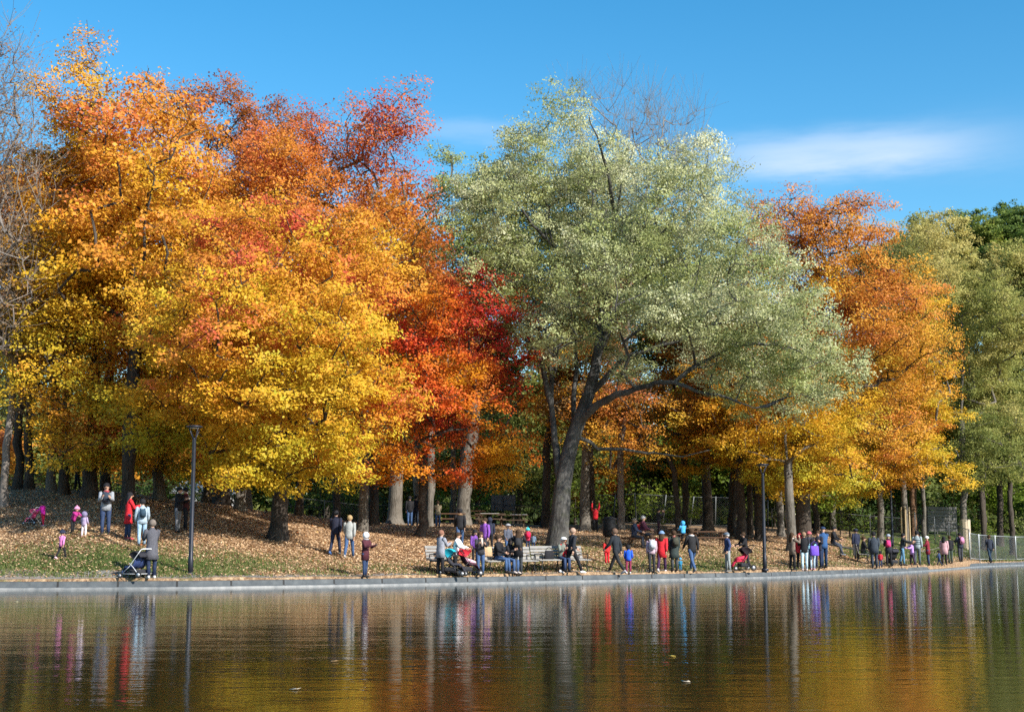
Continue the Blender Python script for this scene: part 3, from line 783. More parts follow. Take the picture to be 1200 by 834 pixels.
# ------------------------------------------------------------------ wire fences
GALV = paint((.34,.36,.37), .45, .4)
FENCEM = paint((.12,.13,.135), .5, .4)
def wire_fence(pts, H, name, label, mat, pitch=.17, post_r=.035, group=None, rails=True, tilt=None, w=.0035):
    """pts: list of world xy; posts at every point"""
    G=[Vector((x,y,float(gz(x,y)))) for x,y in pts]
    root=empty(name,G[0],0,label,'fence',group); o=G[0]
    for i,p in enumerate(G):
        t = (tilt[i%len(tilt)] if tilt else 0)
        m=MB(); m.loft([p-o+Vector((0,0,-.2)),p-o+Vector((t*H,0,H)),p-o+Vector((t*H,0,H+.03))],[post_r,post_r,post_r*.5],8); m.build('post',mat,root)
    for a,b in zip(G,G[1:]):
        a=a-o; b=b-o; L=(b-a).length
        if rails:
            m=MB()
            m.build('rail',mat,root) if False else None
            for z in (H-.04,.12):
                m=MB(); m.loft([a+Vector((0,0,z)),b+Vector((0,0,z))],[.021]*2,6,side=(0,0,1)); m.build('rail',mat,root)
        n=int(L/pitch); nz=int(H/pitch); V=[];Q=[]
        def strip(p,q):
            k=len(V); d=Vector((0,w,0)); u=Vector((w,0,w))
            V.extend([p-u,p+u,q+u,q-u]); Q.append((k,k+1,k+2,k+3)); 
            k=len(V); V.extend([p-d,p+d,q+d,q-d]); Q.append((k,k+1,k+2,k+3))
        at=lambda s,z: a+(b-a)*min(1,max(0,s/L))+Vector((0,0,.12+z))
        hh=H-.16
        for i in range(-int(hh/pitch)-1,n+1):
            s0=i*pitch
            for sg in (1,-1):
                p0,p1=(0,hh) if sg>0 else (hh,0)
                lo=max(0,-s0); hi=min(hh,L-s0)
                if hi>lo:
                    za=lo if sg>0 else hh-lo; zb=hi if sg>0 else hh-hi
                    strip(at(s0+lo,za),at(s0+hi,zb))
        me=bpy.data.meshes.new('wire_mesh'); me.from_pydata([tuple(v) for v in V],[],Q); me.update()
        link('wire_mesh',me,mat,root)
    return root
def fp(px,Y): g=gpt(px,Y); return (g.x,g.y)
wire_fence([fp(1137,92),fp(1148,94.5),fp(1167,99),fp(1191,103),fp(1215,107),fp(1245,111)],1.75,'wire_fence','pale galvanised wire fence at the far right along the pond',GALV,post_r=.05,w=.006)
wire_fence([fp(1137,92.3),fp(1113,97),fp(1096,101),fp(1073,103)],1.95,'wire_fence','grey wire fence running back from the pond behind the white beanie',FENCEM,post_r=.035)
wire_fence([fp(690,97),fp(718,98),fp(746,98.5),fp(776,99),fp(808,99.5),fp(838,100),fp(868,100.5),fp(900,101)],2.1,'wire_fence','leaning temporary wire fence among the trunks behind the picnic tables',FENCEM,post_r=.045,tilt=(.02,.10,-.05,.14,.16,.04,-.03))
wire_fence([fp(905,97),fp(945,98),fp(985,99),fp(1020,100),fp(1060,102)],1.5,'wire_fence','low dark wire fence behind the group at the lamp post',paint((.05,.05,.05),.6),post_r=.04)
wire_fence([fp(330,92),fp(380,92),fp(430,92),fp(480,93),fp(530,94),fp(580,95),fp(640,96)],1.3,'wire_fence','dark low wire fence far behind the yellow maple and picnic tables',paint((.04,.045,.045),.6),post_r=.035)
# low rail
a=gpt(969,74.2); b=gpt(1001,74.6); root=empty('low_rail',a,0,'low dark rail that the person in black is perched on','rail')
for t in (0,.5,1):
    p=a.lerp(b,t)-a; m=MB(); m.box((p.x,p.y,.27),(.07,.07,.62)); m.build('post',paint((.03,.03,.03),.6),root)
p=b-a; m=MB(); m.loft([(0,0,.57),(p.x,p.y,p.z+.57)],[.045]*2,8,side=(0,0,1)); m.build('rail',paint((.03,.03,.03),.6),root)
# grey board wall
GB=wood((.12,.117,.113)); a=gpt(1088,116); b=gpt(1122,118); root=empty('board_wall',a,math.atan2(b.y-a.y,b.x-a.x),'grey horizontal board wall in the shade behind the white beanie','wall')
L=(b-a).length
for i in range(7):
    m=MB(); m.box((L/2,0,.35+.29*i),(L,.05,.25)); m.build('board',GB,root)
for t in (0,.33,.67,1):
    m=MB(); m.box((L*t,.07,1.1),(.1,.08,2.3)); m.build('post',GB,root)
# pale houses far behind
def house(px,Y,w,d,h,rise,wallc,roofc,label,rz=0,nw=3):
    g=gpt(px,Y); root=empty('house',g,R(rz),label,'house')
    m=MB(); m.box((0,0,h/2-.3),(w,d,h+.6),bev=.02); m.build('wall',paint(wallc,.8),root)
    m=MB(); e=.35
    V=[(-w/2-e,-d/2-e,h),(w/2+e,-d/2-e,h),(w/2+e,d/2+e,h),(-w/2-e,d/2+e,h),(-w/2-e,0,h+rise),(w/2+e,0,h+rise)]
    V2=[(x,y,z+.16) for x,y,z in V]
    m.add(V+V2,[(0,3,2,1),(6,7,11,10),(8,9,10,11),(7,8,11),(9,6,10),(0,1,7,6),(2,3,9,8),(1,2,8,7),(3,0,6,9)]); m.smooth=False
    m.build('roof',paint(roofc,.8),root)
    for i in range(nw):
        x=-w/2+w*(i+.5)/nw
        m=MB(); m.box((x,-d/2-.03,h*.58),(w/nw*.46,.08,h*.36)); f=m.build('window',paint((.8,.8,.8),.5),root)
        m=MB(); m.box((x,-d/2-.075,h*.58),(w/nw*.38,.02,h*.29)); m.build('pane',paint((.05,.07,.09),.12),f)
house(44,128,6.5,6,3.6,1.6,(.55,.60,.66),(.16,.17,.20),'pale blue house seen between the trunks at the far left',6)
house(240,124,3.6,5,2.2,1.0,(.72,.72,.70),(.30,.31,.33),'small white house behind the left lamp post',-8,2)
finish_bodies()
# ------------------------------------------------------------------ trees
def tubes(P, par, main, rad, k=7, flare=0.0, seg_ok=None):
    """P nodes, par parent index (-1 root), main = main child or -1, rad radius; shared rings along main chains"""
    N = len(P); d = np.zeros_like(P); has = par >= 0
    d[has] = P[has] - P[par[has]]
    d /= np.maximum(np.linalg.norm(d, axis=1, keepdims=True), 1e-6)
    d2 = np.zeros_like(P); hm = main >= 0
    d2[hm] = P[main[hm]] - P[hm]
    d2 /= np.maximum(np.linalg.norm(d2, axis=1, keepdims=True), 1e-6)
    t = d + d2; t /= np.maximum(np.linalg.norm(t, axis=1, keepdims=True), 1e-6)
    ref = np.array([.31, 1.0, .13]); ref /= np.linalg.norm(ref)
    u = np.cross(t, ref); u /= np.maximum(np.linalg.norm(u, axis=1, keepdims=True), 1e-6)
    w = np.cross(t, u)
    a = np.arange(k) * 2*math.pi/k
    ring = lambda C, u, w, r: C[:, None] + r[:, None, None]*(u[:, None]*np.cos(a)[None,:,None] + w[:, None]*np.sin(a)[None,:,None])
    V1 = ring(P, u, w, rad)
    if flare:      # root flare, with buttress lobes
        zz = P[:, 2]; f = flare*np.exp(-np.maximum(zz, 0)/.45)
        V1 = P[:, None] + (V1 - P[:, None]) * (1 + f[:, None]*(1+.35*np.sin(a*3+1.0))[None,:])[:, :, None]
    ismain = np.zeros(N, bool); ismain[main[hm]] = True
    side = np.where(has & ~ismain)[0]
    V2 = ring(P[par[side]], u[side], w[side], np.minimum(rad[side]*1.25, rad[par[side]]))
    V = np.concatenate([V1.reshape(-1,3), V2.reshape(-1,3)])
    start = np.full(N, -1)
    mm = np.where(has & ismain)[0]; start[mm] = par[mm]*k
    start[side] = N*k + np.arange(len(side))*k
    idx = np.where(has)[0]
    j = np.arange(k); jn = (j+1) % k
    s = start[idx][:,None]; e = (idx*k)[:,None]
    Q = np.stack([s+j, s+jn, e+jn, e+j], -1).reshape(-1,4)
    return V, Q

def grow(rng, trunk, r_base, targets, step=.6, up=.7, twigs=4, twig_len=.8, rtip=.010, limbs=(), twig_up=.6, caps=None):
    """skeleton: trunk polyline, given limbs, then every target is joined to the nearest wood"""
    P = []; par = []
    def poly(pts, start):
        p = start
        pts = [np.array(q, float) for q in pts]
        for q in pts:
            while True:
                a = P[p] if p >= 0 else None
                if a is None:
                    P.append(q); par.append(-1); p = len(P)-1; break
                v = q - a; L = np.linalg.norm(v)
                if L <= step*1.3:
                    P.append(q); par.append(p); p = len(P)-1; break
                P.append(a + v/L*step + rng.normal(0, .045, 3)*min(1, L)); par.append(p); p = len(P)-1
        return p
    NR = {}
    def span(i0, i1, r0, r1):
        for i in range(i0, i1): NR[i] = r0 + (r1-r0)*((i-i0)/max(1, i1-1-i0))**.9
    poly(trunk, -1)
    if caps: span(0, len(P), *caps[0])
    for li, lb in enumerate(limbs):
        A = np.array(P); q = np.array(lb[0], float); i0 = len(P)
        poly(lb[1:], int(np.argmin(((A-q)**2).sum(1))))
        if caps: span(i0, len(P), *caps[1+li])
    base = np.array(trunk[0], float)
    zmin = max(1.2, .35*trunk[-1][2]) if not limbs else 1.5
    order = np.argsort(((targets - np.array([0,0,trunk[-1][2]*.5]))**2).sum(1))
    tip_of = []
    for ti in order:
        T = targets[ti]; A = np.array(P)
        dv = T - A; dd = np.linalg.norm(dv, axis=1); hz = np.linalg.norm(dv[:,:2], axis=1)
        cost = dd + up*np.maximum(0, A[:,2] - (T[2] - .45*hz)) + 50*(A[:,2] < min(zmin, T[2]-.3))
        p = int(np.argmin(cost)); a = P[p]; v = T - a; L = np.linalg.norm(v)
        n = max(1, int(L/step))
        mid = a + v*.5 + np.array([0,0,.10*L]) + rng.normal(0, .07*L, 3)
        for i in range(1, n+1):
            s = i/n; q = a*(1-s)**2 + 2*mid*s*(1-s) + T*s*s
            if i < n: q = q + rng.normal(0, .04, 3)
            P.append(q); par.append(p); p = len(P)-1
        tip_of.append(p)
        for _ in range(twigs):
            dr = rng.normal(0, 1, 3); dr[2] = abs(dr[2])*twig_up; dr /= np.linalg.norm(dr)
            l = twig_len*rng.uniform(.5, 1.2)
            P.append(T + dr*l*.55 + rng.normal(0,.04,3)); par.append(p)
            P.append(T + dr*l + np.array([0,0,.1])*l); par.append(len(P)-2)
    P = np.array(P); par = np.array(par); N = len(P)
    cnt = np.zeros(N); ch = np.zeros(N, int)
    for i in range(N-1, 0, -1):
        if ch[i] == 0: cnt[i] = 1
        cnt[par[i]] += cnt[i]; ch[par[i]] += 1
    cnt = np.maximum(cnt, 1)
    rad = rtip * cnt**.46
    k = r_base / rad[0]
    rad = rad * (1 + (k-1)*np.clip((cnt/cnt[0])**.35, 0, 1))
    if caps:
        for i in range(N):
            if i in NR: rad[i] = NR[i]
            elif par[i] >= 0: rad[i] = min(rad[i], rad[par[i]]*(.92 if par[i] not in NR else .6))
    main = np.full(N, -1)
    for i in range(1, N):
        p = par[i]
        if main[p] < 0 or rad[i] > rad[main[p]]: main[p] = i
    return P, par, main, rad

def leaves(rng, C, crad, nper, size, asp=.72, droop=.2, tilt=.7, up_bias=.8, sub=17, sr=.21):
    """boughs -> small sprays -> leaf blades; returns verts, quads, bough index, spray tone, leaf position"""
    ns = np.maximum(3, rng.poisson(sub*np.clip(crad[:,0],.5,1.6)**1.5))
    bi = np.repeat(np.arange(len(C)), ns); K = len(bi)
    d = rng.normal(0, 1, (K,3)); d /= np.linalg.norm(d, axis=1, keepdims=True)
    off = d*(rng.uniform(0,1,(K,1))**.42)*crad[bi]
    rr = np.linalg.norm(off[:,:2], axis=1)
    off[:,2] -= droop*rr**2*.55
    SP = C[bi] + off
    sn = rng.normal(0, tilt*.75, (K,3)); sn[:,2] += up_bias; sn += np.array(LEAF_LEAN)
    sn += off*np.array([.30,.30,.2])
    st = rng.normal(0, 1, K)
    n = rng.poisson(max(2.0, nper/sub), K); ci = np.repeat(np.arange(K), n); M = len(ci)
    P = SP[ci] + rng.normal(0, 1, (M,3))*np.array([sr, sr, sr*.55])
    nrm = sn[ci] + rng.normal(0, tilt*.55, (M,3))
    nrm /= np.linalg.norm(nrm, axis=1, keepdims=True)
    t = rng.normal(0,1,(M,3)); t[:,2] -= .5
    t -= nrm*(t*nrm).sum(1, keepdims=True); t /= np.maximum(np.linalg.norm(t, axis=1, keepdims=True),1e-6)
    b = np.cross(nrm, t)
    L = (size*rng.uniform(.5,1.45,M))[:,None]; W = L*asp*.5
    fold = nrm*L*rng.uniform(.02,.16,(M,1))
    a = P - t*L*.5; tip = P + t*L*.5 - fold*.8
    l = P - b*W + fold - t*L*.08; r = P + b*W + fold - t*L*.08
    V = np.stack([a, l, tip, r], 1).reshape(-1,3)
    return V, np.arange(M*4).reshape(-1,4), bi[ci], st[ci], P

def sample_blobs(rng, blobs, density, gap=.42):
    """blobs: (cx,cy,cz, rx,ry,rz); clump centres mostly near the outside"""
    out = []; w = []
    for bi, b in enumerate(blobs):
        c = np.array(b[:3]); r = np.array(b[3:6])
        n = max(3, int(density * 4.2*(r[0]*r[1]*r[2])**(2/3.)))
        d = rng.normal(0,1,(n,3)); d /= np.linalg.norm(d, axis=1, keepdims=True)
        u = rng.uniform(.22, 1.0, (n,1))**.55
        out.append(c + d*u*r*rng.uniform(.88,1.12,(n,1))); w += [bi]*n
    A = np.concatenate(out); w = np.array(w)
    keep = []                                   # thin out crowded centres
    for i in range(len(A)):
        if not keep or np.min(((A[keep]-A[i])**2).sum(1)) > gap: keep.append(i)
    return A[keep], w[keep]

def crown_mesh(name, V, Q, tone, val):
    return np_mesh(name, V, Q, attrs={'tone': np.repeat(np.clip(tone,0,1),4), 'val': np.repeat(np.clip(val,0,1),4)})

def patch(P, s, seed):
    """smooth pseudo-noise 0..1 for colour patches through a crown"""
    r = np.random.default_rng(seed); o = np.zeros(len(P))
    for i in range(5):
        k = r.normal(0, 1, 3)*s*(1+.5*i); o += np.sin(P@k + r.uniform(0,6.28))/(1+.35*i)
    return .5 + o/4.2

def make_tree(name, label, cat, px, Y, blobs, mat, barkm, r_base, seed, density=1.0, nper=130, size=.15, crad=(1.15,1.15,.42),
              tone=None, trunk=None, limbs=(), asp=.72, tilt=.58, up_bias=.8, droop=.22, depth=1.0, twigs=4, foot_x=None, group=None,
              fork=None, up=.7, twig_len=.8, rtip=.010, lean=0.0, trunk_top=.72, yoff=.55, k=7, gap=1.0, twig_up=.6, sub=17, sr=.21, caps=None):
    """blobs are (px,py,rx,ry[,tone shift]) as the crown is seen at distance Y, spread in depth; real metres inside"""
    rng = np.random.default_rng(seed); nper = nper*NPK; size = size*SZK
    g = gpt(px, Y); s = Y/F
    B = []; shift = []
    for b in blobs:
        p = pt(b[0], b[1], Y) - g
        rx, rz = b[2]*s, b[3]*s; ry = max(1.2, min(rx, 5.0)*depth)
        B.append((p.x, (b[5] if len(b) > 5 else rng.uniform(-1,1)*ry*yoff*1.6), p.z, rx*.93, ry, rz*.93)); shift.append(b[4] if len(b) > 4 else 0.0)
    shift = np.array(shift)
    T, wi = sample_blobs(rng, B, density, gap)
    T[:,2] = np.maximum(T[:,2], 1.7)
    ztop = max(b[2]+b[5] for b in B); zbot = min(b[2]-b[5] for b in B)
    cx = np.average([b[0] for b in B], weights=[b[3]*b[5] for b in B])
    if trunk is None:
        zt = ztop*trunk_top
        trunk = [(0,0,-.25)] + [(lean*z + (cx-lean*z)*min(1,max(0,(z-3)/max(1,zt-3)))**1.3*.8 + rng.normal(0,.06), rng.normal(0,.07), z) for z in np.linspace(.0, zt, 9)]
    P, par, main, rad = grow(rng, trunk, r_base, T, twigs=twigs, limbs=limbs, up=up, twig_len=twig_len, rtip=rtip, twig_up=twig_up, caps=caps)
    root = empty(name, g, 0, label, cat, group)
    V, Q = tubes(P, par, main, rad, k=k, flare=.32 if caps else .55)
    me = np_mesh('trunk', V, Q, True); link('trunk', me, barkm, root)
    if nper > 0:
        cr = np.array(crad)*rng.uniform(.65,1.4,(len(T),1))
        V, Q, ci, rz, LP = leaves(rng, T, cr, nper, size, asp, droop, tilt, up_bias, sub, sr)
        h = np.clip((LP[:,2]-zbot)/(ztop-zbot), 0, 1)
        cl = rng.normal(0,1,len(T))
        tn = tone(h, LP) if tone else np.full(len(LP), .5)
        tn = tn + .095*cl[ci] + .055*rz + rng.normal(0,.045,len(LP)) + shift[wi[ci]]
        val = rng.uniform(.0,1,len(LP))**.7
        link('crown', crown_mesh('crown', V, Q, tn, val), mat, root)
    return root

# palettes (real leaf colours)
PAL_YELLOW = leafmat('maple_leaves_yellow', [(0,(.52,.46,.04)),(.20,(.70,.48,.035)),(.45,(.78,.43,.035)),(.66,(.76,.32,.05)),(.85,(.72,.215,.065)),(1,(.64,.12,.06))])
PAL_GOLD = leafmat('maple_leaves_gold', [(0,(.50,.42,.04)),(.3,(.72,.42,.04)),(.55,(.72,.32,.045)),(.8,(.64,.23,.05)),(1,(.48,.15,.06))])
PAL_ORANGE = leafmat('maple_leaves_orange', [(0,(.68,.42,.04)),(.3,(.72,.32,.04)),(.58,(.70,.225,.05)),(.85,(.62,.145,.05)),(1,(.48,.09,.05))])
PAL_RED = leafmat('maple_leaves_red', [(0,(.74,.38,.02)),(.3,(.75,.25,.02)),(.52,(.72,.14,.022)),(.78,(.68,.075,.03)),(1,(.60,.05,.04))])
PAL_RUST = leafmat('maple_leaves_rust', [(0,(.60,.30,.03)),(.35,(.52,.19,.03)),(.65,(.38,.10,.04)),(1,(.22,.06,.05))])
PAL_SILVER = leafmat('silver_maple_leaves', [(0,(.16,.20,.04)),(.35,(.29,.335,.095)),(.62,(.42,.455,.19)),(.85,(.57,.585,.34)),(1,(.72,.72,.50))], transl=.36, rough=.45, spec=.35)
PAL_OLIVE = leafmat('olive_leaves', [(0,(.10,.14,.035)),(.35,(.21,.245,.06)),(.65,(.37,.375,.10)),(1,(.54,.46,.15))])
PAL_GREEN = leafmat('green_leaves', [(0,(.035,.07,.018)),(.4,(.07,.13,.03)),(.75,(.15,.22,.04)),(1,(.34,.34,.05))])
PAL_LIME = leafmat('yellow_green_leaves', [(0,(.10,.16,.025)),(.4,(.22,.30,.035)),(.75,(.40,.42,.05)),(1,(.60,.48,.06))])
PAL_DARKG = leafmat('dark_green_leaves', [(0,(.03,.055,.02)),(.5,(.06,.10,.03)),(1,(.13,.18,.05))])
PAL_BROWN = leafmat('brown_leaves', [(0,(.30,.22,.08)),(.4,(.34,.20,.08)),(.7,(.30,.15,.08)),(1,(.22,.10,.08))])
# ------------------------------------------------------------------ trees: the big ones with their own crowns
def T_E(h, P):   # yellow below, orange above, some red patches
    return .24 + .30*h + .58*(patch(P,.38,3)-.5) + .40*np.clip(patch(P,.5,5)-.72,0,1)*3
def T_gold(h, P): return .28 + .34*h + .5*(patch(P,.35,8)-.5)
def T_or(h, P): return .30 + .26*h + .5*(patch(P,.35,12)-.5)
def T_red(h, P): return .16 + .46*h + .80*(patch(P,.42,17)-.5)
def T_sil(h, P): return .55 + .12*h + .32*(patch(P,.30,23)-.5)
def T_mid(h, P): return .5 + .5*(patch(P,.3,31)-.5)
def Yf(px, foot): return ground_hit(px, foot).y
MT='maple tree'
make_tree('maple_tree','broad yellow maple whose trunk stands alone in the middle of the leafy slope',MT,327,Yf(327,633),
  [(330,320,95,80,.12),(395,300,80,75,.16),(245,395,85,75,.10),(330,430,130,95),(420,410,66,95,.06),(300,505,135,60,-.06),(425,500,50,52,-.04),(345,556,95,26,-.08),(235,520,60,40,.02),(300,270,50,40,.22),(250,465,70,45,.04,-4.0),(205,505,62,34,.06,-3.4),(300,540,62,26,-.02,-3),(335,480,80,50,0,-4.6),(255,395,70,55,.14,-3.4),(400,530,50,30,.0,-3),(440,460,45,50,.08,-2.5)],
  PAL_YELLOW,BARK_DARK,.33,11,yoff=.85,depth=1.15,density=1.2,nper=165,size=.16,tone=T_E,crad=(1.1,1.1,.56),droop=.16)
make_tree('maple_tree','tall golden maple at the far left with a low orange bough',MT,106,62,
  [(95,110,55,72,.08),(120,210,78,90,.05),(75,330,66,85,.0),(140,330,62,80,-.05),(120,420,95,75,-.06),(95,512,58,26,.28),(150,500,70,50,.02),(60,455,50,40,.05),(60,200,40,70,.12),(165,150,36,50,.08),(130,535,70,26,.0),(180,470,60,50),(110,470,66,40,.05,-3.2),(60,400,50,40,.0,-3),(140,410,55,45,.06,-3)],
  PAL_YELLOW,BARK_DARK,.30,12,crad=(1.1,1.1,.72),droop=.1,sr=.25,gap=.8,density=1.0,nper=125,size=.16,tone=lambda h,P:.30+.15*h+.55*(patch(P,.35,8)-.5))
make_tree('maple_tree','tall orange gold maple with a pale trunk, second tall crown from the left',MT,187,Yf(187,586),
  [(185,130,50,70,.10),(205,220,72,85,.04),(215,330,75,80,.12),(205,430,80,60,-.04),(215,500,70,42,-.04),(230,290,55,40,.24),(190,545,60,22,-.05),(250,470,60,50),(165,490,60,38,.02,-4),(140,530,45,24,.12,-3.5),(200,400,66,50,.05,-3)],
  PAL_YELLOW,BARK_GREY,.24,13,crad=(1.1,1.1,.72),droop=.1,sr=.25,gap=.8,density=1.0,nper=120,size=.16,tone=lambda h,P:.33+.14*h+.62*(patch(P,.35,9)-.5))
make_tree('maple_tree','rust orange maple rising behind the broad yellow maple',MT,281,Yf(281,601)+2,
  [(280,200,62,78,.08),(335,235,66,75,.05),(300,310,80,70),(260,270,55,60),(370,195,45,62,.10),(330,390,80,60,-.1),(310,170,60,55,.08),(345,170,45,50,.1)],
  PAL_ORANGE,BARK_GREY,.24,14,crad=(1.1,1.1,.72),droop=.1,sr=.25,gap=.8,density=1.0,nper=115,size=.16,tone=T_or)
make_tree('maple_tree','dark russet tree on the left skyline behind the orange crowns',MT,254,86,
  [(255,135,55,52),(305,150,55,55),(345,195,50,60),(210,120,30,30),(280,230,80,70),(30,160,1,1)][:5],
  PAL_RUST,BARK_DARK,.34,15,crad=(1.1,1.1,.72),droop=.1,sr=.25,gap=.8,density=.95,nper=85,size=.19,tone=lambda h,P:.38+.22*h+.3*(patch(P,.3,2)-.5))
make_tree('maple_tree','orange red maple with an open crown against the sky left of the silver maple',MT,425,Yf(425,629)+4,
  [(432,165,52,62,.16),(405,235,66,72,.04),(468,190,42,50,.14),(450,275,55,62,.0),(375,250,45,60,.02),(430,340,70,60,-.1),(500,230,28,44,.1),(395,180,48,58,.08),(470,150,34,40,.12)],
  PAL_ORANGE,BARK_GREY,.24,16,crad=(1.1,1.1,.72),droop=.1,sr=.25,gap=.8,density=1.0,nper=88,size=.16,tone=lambda h,P:.40+.22*h+.5*(patch(P,.4,12)-.5),fork=1)
make_tree('maple_tree','red maple with scarlet and orange boughs between the yellow and the silver maple',MT,494,Yf(494,629),
  [(520,415,80,72,.1,-2),(560,365,62,62,.16,-1),(535,485,92,58,-.02,-2.5),(592,440,46,50,.14,-1.5),(480,490,48,55,-.06,-1),(600,515,36,26,.05,-2),(520,540,90,34,-.10,-1),(470,380,45,60,.1,0),(575,550,55,28,.0,.5),(500,340,45,50,.1,1)],
  PAL_RED,BARK_DARK,.20,17,density=1.1,nper=130,size=.15,tone=T_red,crad=(1.05,1.05,.5))
make_tree('maple_tree','grey green maple behind the red one, touching the silver maple on its left',MT,544,86,
  [(530,250,52,62),(560,215,42,42),(520,320,60,60,-.1),(580,300,50,70),(525,185,22,22)],
  PAL_SILVER,BARK_GREY,.40,18,density=.95,nper=95,size=.17,tone=lambda h,P:.30+.2*h+.35*(patch(P,.3,2)-.5),lean=.08)

# the silver maple: limbs traced from the photograph, with their own depth and thickness
YS_=Yf(655,641); gS=gpt(655,YS_)
def L3(*a): return [tuple(pt(px,py,YS_+dy)-gS) for px,py,dy in a]
trunkS=[(0,0,-.3)]+L3((655,640,0),(655,615,0),(658,585,.0),(662,555,.1),(668,525,.1),(678,495,.0),(690,462,-.2),(698,425,-.2),(704,385,.1),(708,345,.3),(716,300,.5),(722,255,.6),(728,215,.6))
limbsS=[L3((657,565,0),(650,520,.3),(646,475,.7),(645,430,1.0),(640,390,1.3),(628,355,1.6),(612,330,1.9)),
 L3((646,460,.7),(652,400,1.4),(654,345,1.6),(650,290,1.7),(640,240,1.5),(632,200,1.4)),
 L3((682,488,0),(700,474,-.9),(722,462,-1.7),(745,455,-2.3),(768,448,-2.7),(790,448,-3.0),(815,458,-3.3),(840,462,-3.5),(862,470,-3.6),(884,478,-3.7)),
 L3((692,455,-.2),(712,440,-.6),(726,424,-.9),(745,416,-1.2),(775,404,-1.5),(805,394,-1.7),(835,380,-1.9),(868,372,-2.0),(905,376,-2.2)),
 L3((668,525,.1),(672,480,.9),(676,430,1.6),(676,380,2.0),(680,320,2.3),(690,270,2.5)),
 L3((700,415,-.2),(722,365,-.6),(745,320,-.9),(770,280,-1.2),(795,250,-1.4)),
 L3((705,380,0),(735,340,.9),(770,315,1.6),(805,300,2.1),(840,290,2.5)),
 L3((648,470,.7),(632,420,.0),(610,385,-.5),(590,350,-.9),(572,325,-1.2)),
 L3((612,330,1.9),(595,290,2.0),(580,250,2.0),(570,220,1.8)),
 L3((790,448,-3.0),(815,428,-3.0),(845,412,-3.1),(880,402,-3.2),(920,405,-3.3),(955,425,-3.4)),
 L3((835,380,-1.9),(860,352,-2.0),(880,325,-2.1),(890,300,-2.1)),
 L3((712,340,.3),(745,345,1.2),(785,350,1.9),(830,338,2.4),(870,345,2.8)),
 L3((884,478,-3.7),(910,470,-3.7),(940,462,-3.7)),
 L3((716,300,.5),(745,265,1.6),(775,235,2.2),(800,215,2.6)),
 L3((650,290,1.7),(625,265,.6),(605,235,.0),(595,205,-.3)),
 L3((722,255,.6),(712,200,-.4),(700,160,-1.0),(690,135,-1.2)),
 L3((676,515,.1),(700,526,1.4),(730,526,2.2),(765,530,2.8),(800,535,3.2),(832,527,3.4))]
CAPS=[(0.5, 0.03), (0.2, 0.022), (0.13, 0.022), (0.19, 0.022), (0.14, 0.022), (0.15, 0.022), (0.15, 0.022), (0.15, 0.022), (0.14, 0.022), (0.08, 0.022), (0.1, 0.022), (0.09, 0.022), (0.12, 0.022), (0.085, 0.022), (0.11, 0.022), (0.09, 0.022), (0.1, 0.022), (0.1, 0.022)]
assert len(CAPS)==len(limbsS)+1,(len(CAPS),len(limbsS))
make_tree('silver_maple','huge pale green silver maple with a thick leaning trunk behind the pond benches','silver maple',655,YS_,
  [(655,180,75,70,.05),(610,240,75,85,.0),(720,205,85,70,.06),(790,240,70,65,.08),(570,300,52,75,-.12),(640,320,80,80,-.06),(740,310,95,90),(835,300,62,78,.06),(862,360,80,65,.05),(920,430,75,55,.02),(800,365,80,48),(760,260,70,60,.05),(700,250,80,80,.02),(780,330,70,60),(890,330,52,70,.05),(935,392,55,50,.03),(960,440,48,36,.02,-3.6),(935,455,50,26,.0,-3.8),(850,425,60,35,.0,-3.2),(720,440,40,30,-.05,-2.4),(650,400,50,40,-.05,-2),(690,345,60,45,.0,-3.5),(815,205,52,48,.06,0),(862,262,42,52,.05,1),(850,345,62,45,.0,-6.5),(765,385,60,42,.0,-5.5),(845,392,50,24,.0,-6.5),(905,385,50,38,.02,-6),(655,130,26,24,.08),(885,440,52,32,-.02),(700,380,60,40,-.1),(620,160,30,30,.06),(545,260,30,45,-.1),(960,455,32,24)],
  PAL_SILVER,BARK_SILVER,.52,21,density=1.3,nper=215,size=.13,asp=.64,tone=T_sil,trunk=trunkS,limbs=limbsS,gap=.85,crad=(.85,.85,.85),tilt=.8,up_bias=.55,sub=20,sr=.20,caps=CAPS,droop=.05,depth=.95,k=10,twigs=4,rtip=.0115)

make_tree('bare_tree','nearly bare grey twigged tree at the left edge of the slope','bare tree',4,60,
  [(0,90,50,70),(-20,200,70,90),(15,300,60,80),(-10,420,70,80),(50,380,50,60),(30,470,50,35),(40,250,50,80,0,-2),(10,350,60,90,0,-3),(20,180,60,80,0,-2.5)],
  PAL_BROWN,BARK_TWIG,.16,22,density=2.6,gap=.35,nper=9,size=.13,tone=lambda h,P:.25+.4*h,twigs=9,twig_len=1.6,rtip=.0068,twig_up=1.2)
make_tree('maple_tree','dull olive crown directly behind the silver maple, filling the gaps between its limbs',MT,640,88,
  [(600,250,60,70),(690,230,80,60),(780,290,80,60),(650,330,90,70),(740,380,100,60),(590,400,50,60),(840,380,60,50),(560,330,40,60)],
  PAL_OLIVE,BARK_DARK,.25,33,density=1.0,nper=130,size=.2,tone=lambda h,P:.30+.15*h+.4*(patch(P,.3,7)-.5),crad=(1.2,1.2,.7))
make_tree('bare_tree','leafless tree whose fine twigs show above the top of the silver maple','bare tree',728,84,
  [(690,130,40,38),(740,135,45,45),(785,160,40,40),(740,220,90,70),(820,200,35,35)],
  PAL_BROWN,BARK_TWIG,.20,23,density=1.3,nper=0,twigs=11,twig_len=2.0,rtip=.0040,twig_up=2.0,gap=.4)
